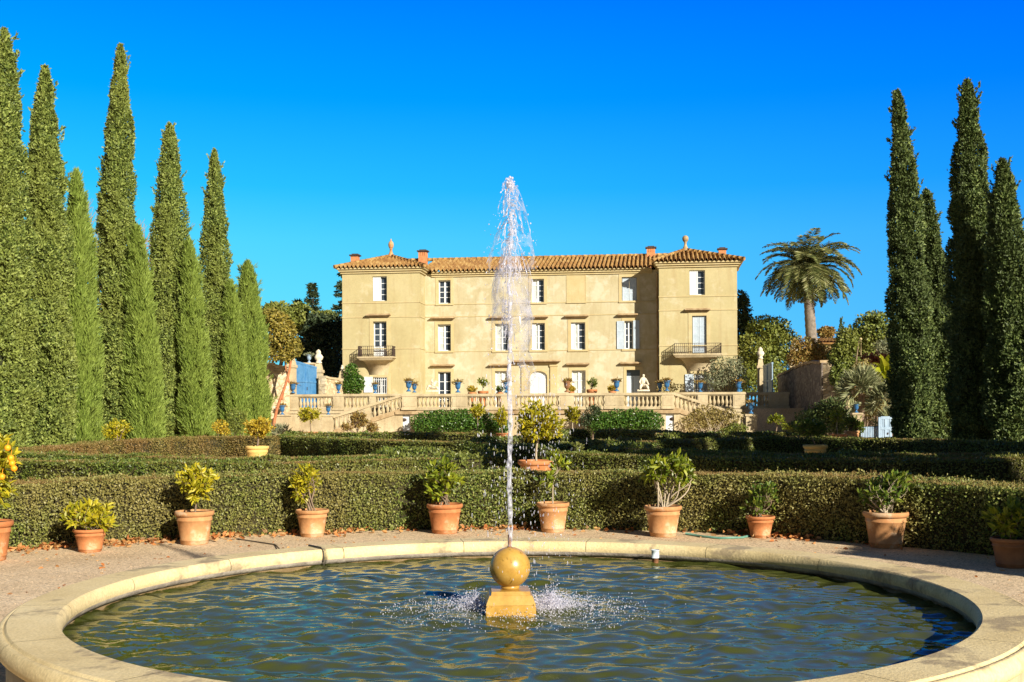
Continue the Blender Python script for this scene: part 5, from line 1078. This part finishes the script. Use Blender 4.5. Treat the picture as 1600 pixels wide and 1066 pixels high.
shrub('dark_hedge', 'dark shrubs filling the view behind the half open blue gate', 'shrub', [(1185, 598, 22, 20), (1212, 598, 24, 24), (1236, 600, 20, 22), (1168, 604, 12, 16)], 83.0, 'tree1', 4200, .2, 320, 8, TZ, lum=.15)
shrub('fig_bush', 'dense dark bush beside the terrace end, behind the pale potted topiary', 'shrub', [(1262, 664, 22, 20), (1240, 672, 14, 12), (1285, 658, 26, 26), (1300, 642, 24, 20), (1318, 660, 20, 22)], 60.0, 'cyp3', 6500, .15, 309, 8, 0, lum=.2)
shrub('yellow_shrub', 'sunny yellow shrub in front of the tallest left cypress', 'shrub', [(184, 671, 20, 14), (176, 678, 14, 9)], 36.5, 'citrusyl', 900, .085, 310, 6)
shrub('yellow_shrub', 'pale yellow flowering shrub at the foot of the later cypresses', 'shrub', [(344, 667, 12, 10), (350, 674, 10, 7)], 48.0, 'golden', 420, .1, 311, 5)
shrub('green_shrub', 'upright green shrub before the narrow light cypress', 'shrub', [(370, 655, 16, 15), (368, 668, 13, 10)], 50.0, 'tree1', 1200, .1, 312, 6)
shrub('blue_agave', 'blue grey agave at the foot of the rubble wall', 'plant', [(437, 675, 11, 5)], 66.0, 'grey', 160, .45, 313, 1, W=.16, up=.5)
shrub('dark_rose', 'dark shrub with pale flowers against the front balustrade', 'shrub', [(925, 648, 13, 12), (917, 658, 12, 10), (930, 640, 8, 7)], TF.w(fx(925), -1.3, 0)[1], 'tree3', 1100, .13, 314, 5)
# potted plants further away
K = dict(group='potted citrus plants')
potted('golden crowned citrus in a wide yellow tub before the brownish hedge', 402, 731, 37, 34, M['terrayel'], [(405, 668, 22, 14)], 'golden', 'single', .03, 150, 10, .11, 61, ratio=.72)
potted('big round crowned citrus in a wide flared orange bowl beside the water jet', 838, 768, 58, 49, M['terra'], [(842, 657, 37, 30), (830, 672, 26, 18), (858, 668, 24, 20)], 'citrusyl', 'single', .026, 330, 11, .1, 62, flare=True, bark='barkpale')
potted('round citrus in a brown tub on the shaded right side of the maze', 1274, 731, 38, 36, M['terrayel'], [(1262, 668, 22, 14), (1282, 672, 17, 13)], 'citrusdk', 'single', .022, 130, 9, .1, 63)
potted('round headed citrus on a slim stem casting a shadow on the left terrace wall', 485, 689, 27, 14, M['terra'], [(485, 647, 20, 11), (478, 652, 13, 8)], 'citrusyl', 'single', .03, 130, 9, .15, 64)
potted('bushy brownish citrus in a yellow tub at the foot of the left stair', 560, 693.5, 25, 15, M['terrayel'], [(560, 656, 16, 14), (541, 668, 10, 7), (583, 668, 12, 8)], 'golden', 'multi', .025, 150, 9, .13, 65, fmat=M['rusty'])
potted('ball headed topiary on a straight pale stem right of the big flared pot', 895, 691, 22, 14, M['terra'], [(894, 648, 14, 13)], 'citrusyl', 'single', .035, 90, 9, .15, 66, bark='barkpale')
potted('narrow yellow citrus just left of the water column by the terrace', 785, 691, 22, 14, M['terra'], [(783, 652, 11, 15)], 'citrusyl', 'single', .03, 90, 9, .14, 67)
potted('yellow green citrus standing before the left laurel block', 746, 690, 22, 14, M['terra'], [(746, 642, 13, 11)], 'citrusyl', 'single', .03, 80, 9, .14, 68)
potted('flat topped pale citrus on a short stem before the shaded terrace wall', 1213, 689.5, 20, 12, M['terra'], [(1214, 656, 15, 8), (1230, 668, 7, 5)], 'citrus', 'single', .035, 80, 9, .14, 69)
potted('thin pale leaved citrus in a bright red dish by the metal gate', 1309, 700, 28, 22, M['terra'], [(1308, 650, 14, 12)], 'citrus', 'single', .02, 70, 8, .11, 70, bark='barkpale')
potted('dark leaved bushy citrus in a pale pot left of the metal gate', 1331, 699, 24, 26, M['terrapale'], [(1330, 662, 18, 14), (1342, 668, 12, 10)], 'citrusdk', 'multi', .02, 130, 9, .11, 71)
for i, (lab, px, q, rim, rw, crown, lf, st) in enumerate([
    ('small open citrus tree in a big orange pot on the terrace left of the jet', 755, 1.6, 611, 17, [(754, 598, 9, 8)], 'citrus', 'single'),
    ('small round citrus tree in a wide pot on the terrace right of the arched door', 925, 1.6, 608.5, 17, [(925, 599, 9, 9)], 'citrusdk', 'single'),
    ('low yellow bush peeping over the balustrade beside the open citrus tree', 738, 1.2, 613, 14, [(737, 608, 9, 5)], 'golden', 'bush'),
    ('low green bush peeping over the balustrade left of the water column', 781, 1.2, 613, 12, [(781, 608, 7, 5)], 'citrusdk', 'bush'),
    ('tiny yellow bush behind the dark brown urn', 893, 1.2, 612, 9, [(894, 608, 5, 5)], 'golden', 'bush'),
    ('low golden bush left of the blue urn near the seated statue', 957, 1.2, 611, 12, [(956, 607, 8, 5)], 'golden', 'bush')]):
    py = 640-.0045*(px-800); Yq = tq(px, q)
    potted(lab, px, py, rw, py-rim, M['terra'], crown, lf, st, .025, 46, 8, .12, 80+i, Y=Yq, ratio=.7)
# background trees
tree('yellow leaved tree leaning on a thin red trunk before the rubble wall', [(440, 520, 22, 20), (455, 545, 15, 16), (428, 545, 18, 20), (430, 500, 20, 16), (448, 558, 10, 8)], 71.0, 452, 'tree2', 5200, .2, 401, z0=3.6, tr=.06, limbs=8, bark='redbark')
m = MB(); t = thing('leaning_trunk', 'bare red brown trunk leaning in front of the rubble wall', 'tree trunk', P(427, 668, 70.4)); rng = np.random.default_rng(2)
branchy(m, rng, P(427, 668, 70.4), P(455, 560, 70.9), .1, .07, .05, 9, 8); branchy(m, rng, P(441, 625, 70.6), P(446, 600, 70.7), .05, .03, .1, 5, 6); m.build('trunk', M['redbark'], t, True)
tree('bushy evergreen tree behind the yellow leaved one', [(430, 488, 24, 14), (455, 500, 22, 18), (415, 500, 14, 16), (468, 484, 14, 10)], 92, 440, 'tree1', 6500, .27, 402)
tree('big shadowy evergreen in front of the dark firs, left of the house', [(500, 540, 34, 34), (520, 520, 22, 26), (490, 510, 26, 20), (512, 575, 24, 24), (478, 560, 16, 26)], 95, 505, 'tree3', 9000, .3, 403)
tree('sunlit rounded bush crown right above the shadowy evergreen', [(498, 498, 20, 9), (512, 494, 14, 8)], 97, 500, 'tree1', 2400, .26, 404)
def fir(label, px, ytop, ybot, hw, Y, seed, n=34):
    rng = np.random.default_rng(seed); k = Y/FPX; b = P(px, ybot, Y); b[2] = TZ; top = P(px, ytop, Y); t = thing('fir_tree', label, 'fir', b, 0, 'dark firs behind the house')
    m = MB(); m.tube([b, top], [.2, .02], 7); m.build('trunk', M['bark'], t, True); C = []; D = []
    for i in range(n):
        f = (i+rng.random())/n; z = top[2]-(top[2]-b[2])*f; L = hw*k*(.12+.88*f**.8)*rng.uniform(.7, 1.15)
        for a in rng.uniform(0, 2*pi, 6):
            s = np.linspace(.05, 1, 34)[:, None]; d = np.array([cos(a), sin(a), 0]); pts = np.array([b[0], b[1], z])+d*L*s+np.array([0, 0, 1])*(-.38*L*s+.28*L*s*s); C.append(pts+rng.normal(0, .05, (34, 3))); D.append(d*.8+rng.normal(0, .5, (34, 3))-[0, 0, .2])
    m = MB(); leafset(m, rng, np.concatenate(C), np.concatenate(D), .34, .12); m.build('crown', M['tree3'], t)
fir('pointed dark fir rising behind the evergreens left of the house', 489, 440, 640, 34, 108, 405)
fir('ragged tall fir half hidden behind the left edge of the house', 535, 428, 640, 38, 112, 406)
fir('dark fir tip showing between the evergreen crowns', 466, 470, 640, 30, 110, 407, 26)
tree('dark narrow tree hugging the right edge of the house', [(1160, 490, 12, 26), (1163, 520, 14, 26), (1158, 468, 9, 12), (1160, 560, 16, 24)], 90, 1161, 'tree3', 4200, .24, 408)
tree('rounded olive green tree behind the right terrace gate', [(1200, 515, 30, 22), (1186, 540, 26, 26), (1222, 535, 24, 26), (1205, 565, 30, 22), (1175, 575, 22, 24)], 88, 1200, 'tree1', 9500, .24, 409)
tree('round headed dark green tree right of the palm', [(1364, 520, 34, 26), (1342, 530, 22, 22), (1388, 532, 24, 22), (1365, 500, 22, 12), (1362, 552, 34, 18), (1396, 556, 22, 14)], 96, 1364, 'tree1', 8200, .27, 410)
tree('grey green olive tree below the round headed tree', [(1388, 545, 20, 14), (1400, 552, 16, 14)], 84, 1390, 'grey', 2600, .18, 411)
tree('upright leafy green tree between the creeper roof and the dark wall', [(1322, 535, 17, 20), (1316, 560, 19, 24), (1330, 580, 18, 22), (1312, 590, 17, 20)], 62, 1320, 'tree1', 6500, .17, 412, z0=0)
tree('far brownish tree crown beside the small house roof', [(1292, 520, 13, 9)], 110, 1292, 'rusty', 1500, .26, 413)
shrub('russet_hedge', 'russet and golden creeper spilling over the top of the dark wall', 'climber', [(1262, 545, 24, 16), (1284, 556, 22, 14), (1245, 560, 14, 12), (1302, 570, 12, 10), (1270, 562, 26, 8)], 72, 'rusty', 4800, .17, 414, 9, 1.5)
shrub('red_creeper', 'thick red creeper hanging over a wall behind the banana plant', 'climber', [(1352, 575, 22, 22), (1378, 568, 24, 16), (1400, 570, 20, 18), (1425, 572, 22, 18), (1340, 590, 14, 16)], 63, 'redcreep', 6500, .15, 415, 6, 0, flat=.4)
wall_pts('creeper_wall', 'rubble wall beneath the red creeper', [PZ(1330, 575, 63.6), PZ(1450, 575, 64.0)], .5, -.1, 'rubble')
cypress('small far cypress spike right of the palm trunk', 1314, (1314, 494), 8, 100, 'cyp3', 416, 2200)
shrub('shade_shrub', 'mixed dry shrub between the fan palm and the pots', 'shrub', [(1355, 640, 18, 18), (1372, 628, 14, 14), (1345, 622, 14, 12)], 58, 'roses', 1500, .15, 417, 12, 0, lum=.3)
# little house far behind
hs0 = P(1296, 545, 104); t = thing('garden_house', 'small house with a clay roof far behind the wall, beside the palm', 'house', (hs0[0], hs0[1], TZ)); k = 104/FPX
m = MB(); x0, x1 = P(1281, 545, 104)[0], P(1330, 545, 104)[0]; ze_ = P(1283, 536, 104)[2]; m.box((x0, 103.5, TZ), (x1, 110, ze_)); m.build('wall', M['plaster'], t)
m = MB(); roof_plane(m, (x0-.5, 103.1, ze_), (x1+.5, 103.1, ze_), (0, 3.6, P(1286, 527, 104)[2]-ze_), lambda q: 4.0); m.box((x0-.5, 103.0, ze_-.12), (x1+.5, 107, ze_-.03)); m.build('roof', M['tile'], t)
m = MB(); m.box((x0+1.0, 103.45, ze_-1.6), (x0+1.8, 103.51, ze_-.5)); m.build('window', M['glass'], t)
mp0 = P(1345, 575, 70); t = thing('lamp_mast', 'thin pale mast standing behind the red creeper wall', 'mast', (mp0[0], 70, 0)); m = MB(); m.tube([(mp0[0], 70, 0), (mp0[0], 70, P(1345, 531, 70)[2])], .045, 8); m.build('pole', M['trim'], t, True); m = MB(); m.sphere((mp0[0], 70, P(1345, 530, 70)[2]), .09); m.build('knob', M['trim'], t, True)

# feather palm
def palm(px, ybase, cpx, cpy, Y, nf, L, seed):
    rng = np.random.default_rng(seed); b = P(px, ybase, Y); b[2] = TZ; c = P(cpx, cpy, Y); t = thing('palm_tree', 'tall feather palm with a thick ringed trunk right of the house', 'palm', b)
    zz = np.linspace(0, 1, 60); pts = b+(c-b)*zz[:, None]+np.array([1, 0, 0])*(-.35*np.sin(zz*pi))[:, None]*.5
    m = MB(); m.tube(pts, (.5-.17*zz)*(1+.05*np.sin(zz*130)), 14); m.build('trunk', M['palmbark'], t, True); C = []; D = []; m = MB()
    for i in range(nf):
        e = radians(80-140*(i/nf)+rng.uniform(-10, 10)); a = i*2.39996+rng.uniform(-.2, .2); d = np.array([cos(a), sin(a), 0]); l = L*rng.uniform(.85, 1.08)*(1 if e > -.6 else .8)
        s = np.linspace(0, 1, 26); ang = np.maximum(e-(1.55 if e > -.2 else .8)*s**1.2, -1.5); st = l/25; p = c+d*.25+[0, 0, .2]; pp = [p]
        for q in ang[1:]: p = p+st*(d*cos(q)+np.array([0, 0, sin(q)])); pp.append(p)
        pp = np.array(pp); m.tube(pp, np.linspace(.045, .008, 26), 4); T = unit(np.gradient(pp, axis=0)); S = np.cross(T, [0, 0, 1.]); S = unit(S); N = np.cross(S, T)
        for j in np.linspace(2, 25, 62):
            k = int(j); f = j-k; k2 = min(k+1, 25); q = pp[k]*(1-f)+pp[k2]*f; ll = .72*sin(pi*(.12+.86*j/25))**.6
            for sg in (-1, 1): C.append(q); D.append(np.concatenate([T[k]*.55+S[k]*sg*.85+N[k]*rng.uniform(.1, .4)-np.array([0, 0, .28])+rng.normal(0, .08, 3), [ll]]))
    C = np.array(C); D = np.array(D); leafset(m, rng, C, D[:, :3], 1.0*D[:, 3:4], .07, False, .2, .12); m.build('crown', M['palm'], t)
palm(1281, 535, 1262, 420, 86, 98, 3.85, 501)
def fanpalm(label, px, py, Y, rpx, nf, seed, leaf='fanpalm', th=.9):
    rng = np.random.default_rng(seed); k = Y/FPX; c = P(px, py, Y); b = c*1.0; b[2] = 0; t = thing('fan_palm', label, 'palm', b, 0, 'fan palms by the metal gate'); m = MB(); m.tube([b, c-[0, 0, .1]], [.2, .16], 9); m.build('trunk', M['bark'], t, True); C = []; D = []; m = MB()
    for i in range(nf):
        d = unit(rng.normal(size=3)+[0, -.35, .45]); l = rpx*k*.55*rng.uniform(.8, 1.1); h = c+d*l; m.tube([c, h], [.014, .01], 4); S = unit(np.cross(d, rng.normal(size=3)))
        for q in np.linspace(-1.25, 1.25, 17): C.append(h); D.append(d*cos(q)+S*sin(q)+rng.normal(0, .04, 3)-np.array([0, 0, .12]))
    leafset(m, rng, np.array(C), np.array(D), rpx*k*.62, .075, False, .2, .12); m.build('fronds', M[leaf], t)
fanpalm('large grey green fan palm in front of the leafy tree', 1346, 612, 57, 40, 40, 511)
fanpalm('fan palm behind the metal gate, partly hidden by the right cypress', 1388, 632, 56, 34, 30, 512)
fanpalm('low fan palm with drooping fronds beside the metal gate', 1393, 668, 53, 33, 34, 513)
def blades(label, px, py, Y, hpx, n, seed):
    rng = np.random.default_rng(seed); k = Y/FPX; b = P(px, py, Y); t = thing('banana_plant', label, 'plant', b); m = MB(); m.tube([b*[1, 1, 0], b], [.12, .1], 8); m.build('trunk', M['bark'], t, True); m = MB()
    for i in range(n):
        a = rng.uniform(0, 2*pi); d = np.array([cos(a), sin(a)*.5, 0]); l = hpx*k*rng.uniform(.6, 1.1); s = np.linspace(0, 1, 9); e = radians(rng.uniform(55, 85)); bend = rng.uniform(.4, 1.3); p = b.copy(); pp = [p]
        for q in s[1:]: ang = e-bend*q**2; p = p+l/8*(d*cos(ang)+np.array([0, 0, sin(ang)])); pp.append(p)
        pp = np.array(pp); T = unit(np.gradient(pp, axis=0)); S = unit(np.cross(T, unit(rng.normal(size=3))))*(l*.10*np.sin(pi*np.clip(s*.9+.08, 0, 1)))[:, None]; N = np.cross(T, S)
        m.grid(np.stack([pp-S+N*.5, pp, pp+S+N*.5], 1)[..., 0], np.stack([pp-S+N*.5, pp, pp+S+N*.5], 1)[..., 1], np.stack([pp-S+N*.5, pp, pp+S+N*.5], 1)[..., 2])
    m.build('blades', M['banana'], t, True)
blades('bright yellow green banana like plant before the red creeper', 1386, 604, 59, 66, 22, 521)
shrub('rear_shrub', 'pinkish dry flowering shrub under the pale mast', 'shrub', [(1345, 580, 16, 16), (1330, 600, 12, 10), (1362, 592, 12, 14)], 61.5, 'roses', 1500, .13, 522, 12, 0, lum=.35)
urn('turquoise pot with a spiky agave on a hidden stand before the fan palm', 1338, 645, 55, 15, 'glaze', 'fanpalm', 42); b = P(1338, 645, 55); t = thing('urn_stand', 'stone stand under the turquoise agave pot', 'post', (b[0], b[1], 0)); m = MB(); m.box((b[0]-.2, b[1]-.2, 0), (b[0]+.2, b[1]+.2, b[2]-.09)); m.build('shaft', M['stone'], t); m = MB(); m.box((b[0]-.26, b[1]-.26, b[2]-.09), (b[0]+.26, b[1]+.26, b[2]-.005)); m.build('cap', M['stone'], t)
# metal gate and fence by the right cypress
a, b = P(1376, 655, 50), P(1390, 655, 50)
plank_gate('metal_gate', 'narrow blue grey metal gate between pots and fan palm', a, b, a[2], a[2], 0, 'metalblue', 5, .04)
t = thing('metal_fence', 'blue grey metal fence with a tall post at each side of the narrow gate', 'fence', P(1376, 700, 50)*[1, 1, 0]); m = MB()
for px in (1374, 1391.5, 1411, 1417): q = P(px, 652 if px < 1400 else 662, 50); m.bar(q*[1, 1, 0], q, .09)
m.build('posts', M['metalblue'], t); m = MB()
for px in np.arange(1346, 1374, 2.6): q = P(px, 667, 50.2); m.bar(q*[1, 1, 0], q, .05)
for z in (.35, .85): m.bar((P(1345, 667, 50.25)[0], 50.25, z), (P(1374, 667, 50.25)[0], 50.25, z), .05)
m.build('pickets', M['metalblue'], t)
# bare trees behind the left cypresses
def bare(label, px, ytop, Y, wpx, seed):
    rng = np.random.default_rng(seed); k = Y/FPX; b = P(px, 640, Y); b[2] = 0; top = P(px, ytop, Y)[2]; t = thing('bare_tree', label, 'tree', b, 0, 'bare winter trees'); m = MB(); m2 = MB()
    def grow(p, d, l, r, lev):
        q = p+d*l; pts = branchy(m if lev < 2 else m2, rng, p, q, r, r*.7, .1, 4, 5 if lev < 2 else 3)
        if lev == 5: return
        for _ in range(3 if lev < 4 else 4): grow(q if rng.random() < .6 else pts[2], unit(d+rng.normal(0, .42, 3)+[0, 0, .12]), l*rng.uniform(.55, .85), r*.6, lev+1)
    H = top; grow(b, np.array([0, 0, 1.]), H*.36, .22, 0); m.build('trunk', M['twig'], t, True); m2.build('crown', M['twig'], t, True)
bare('leafless reddish tree showing between the tallest spire and its left neighbour', 142, 300, 70, 30, 531); bare('leafless reddish tree showing right of the tallest left spire', 222, 335, 76, 30, 532)
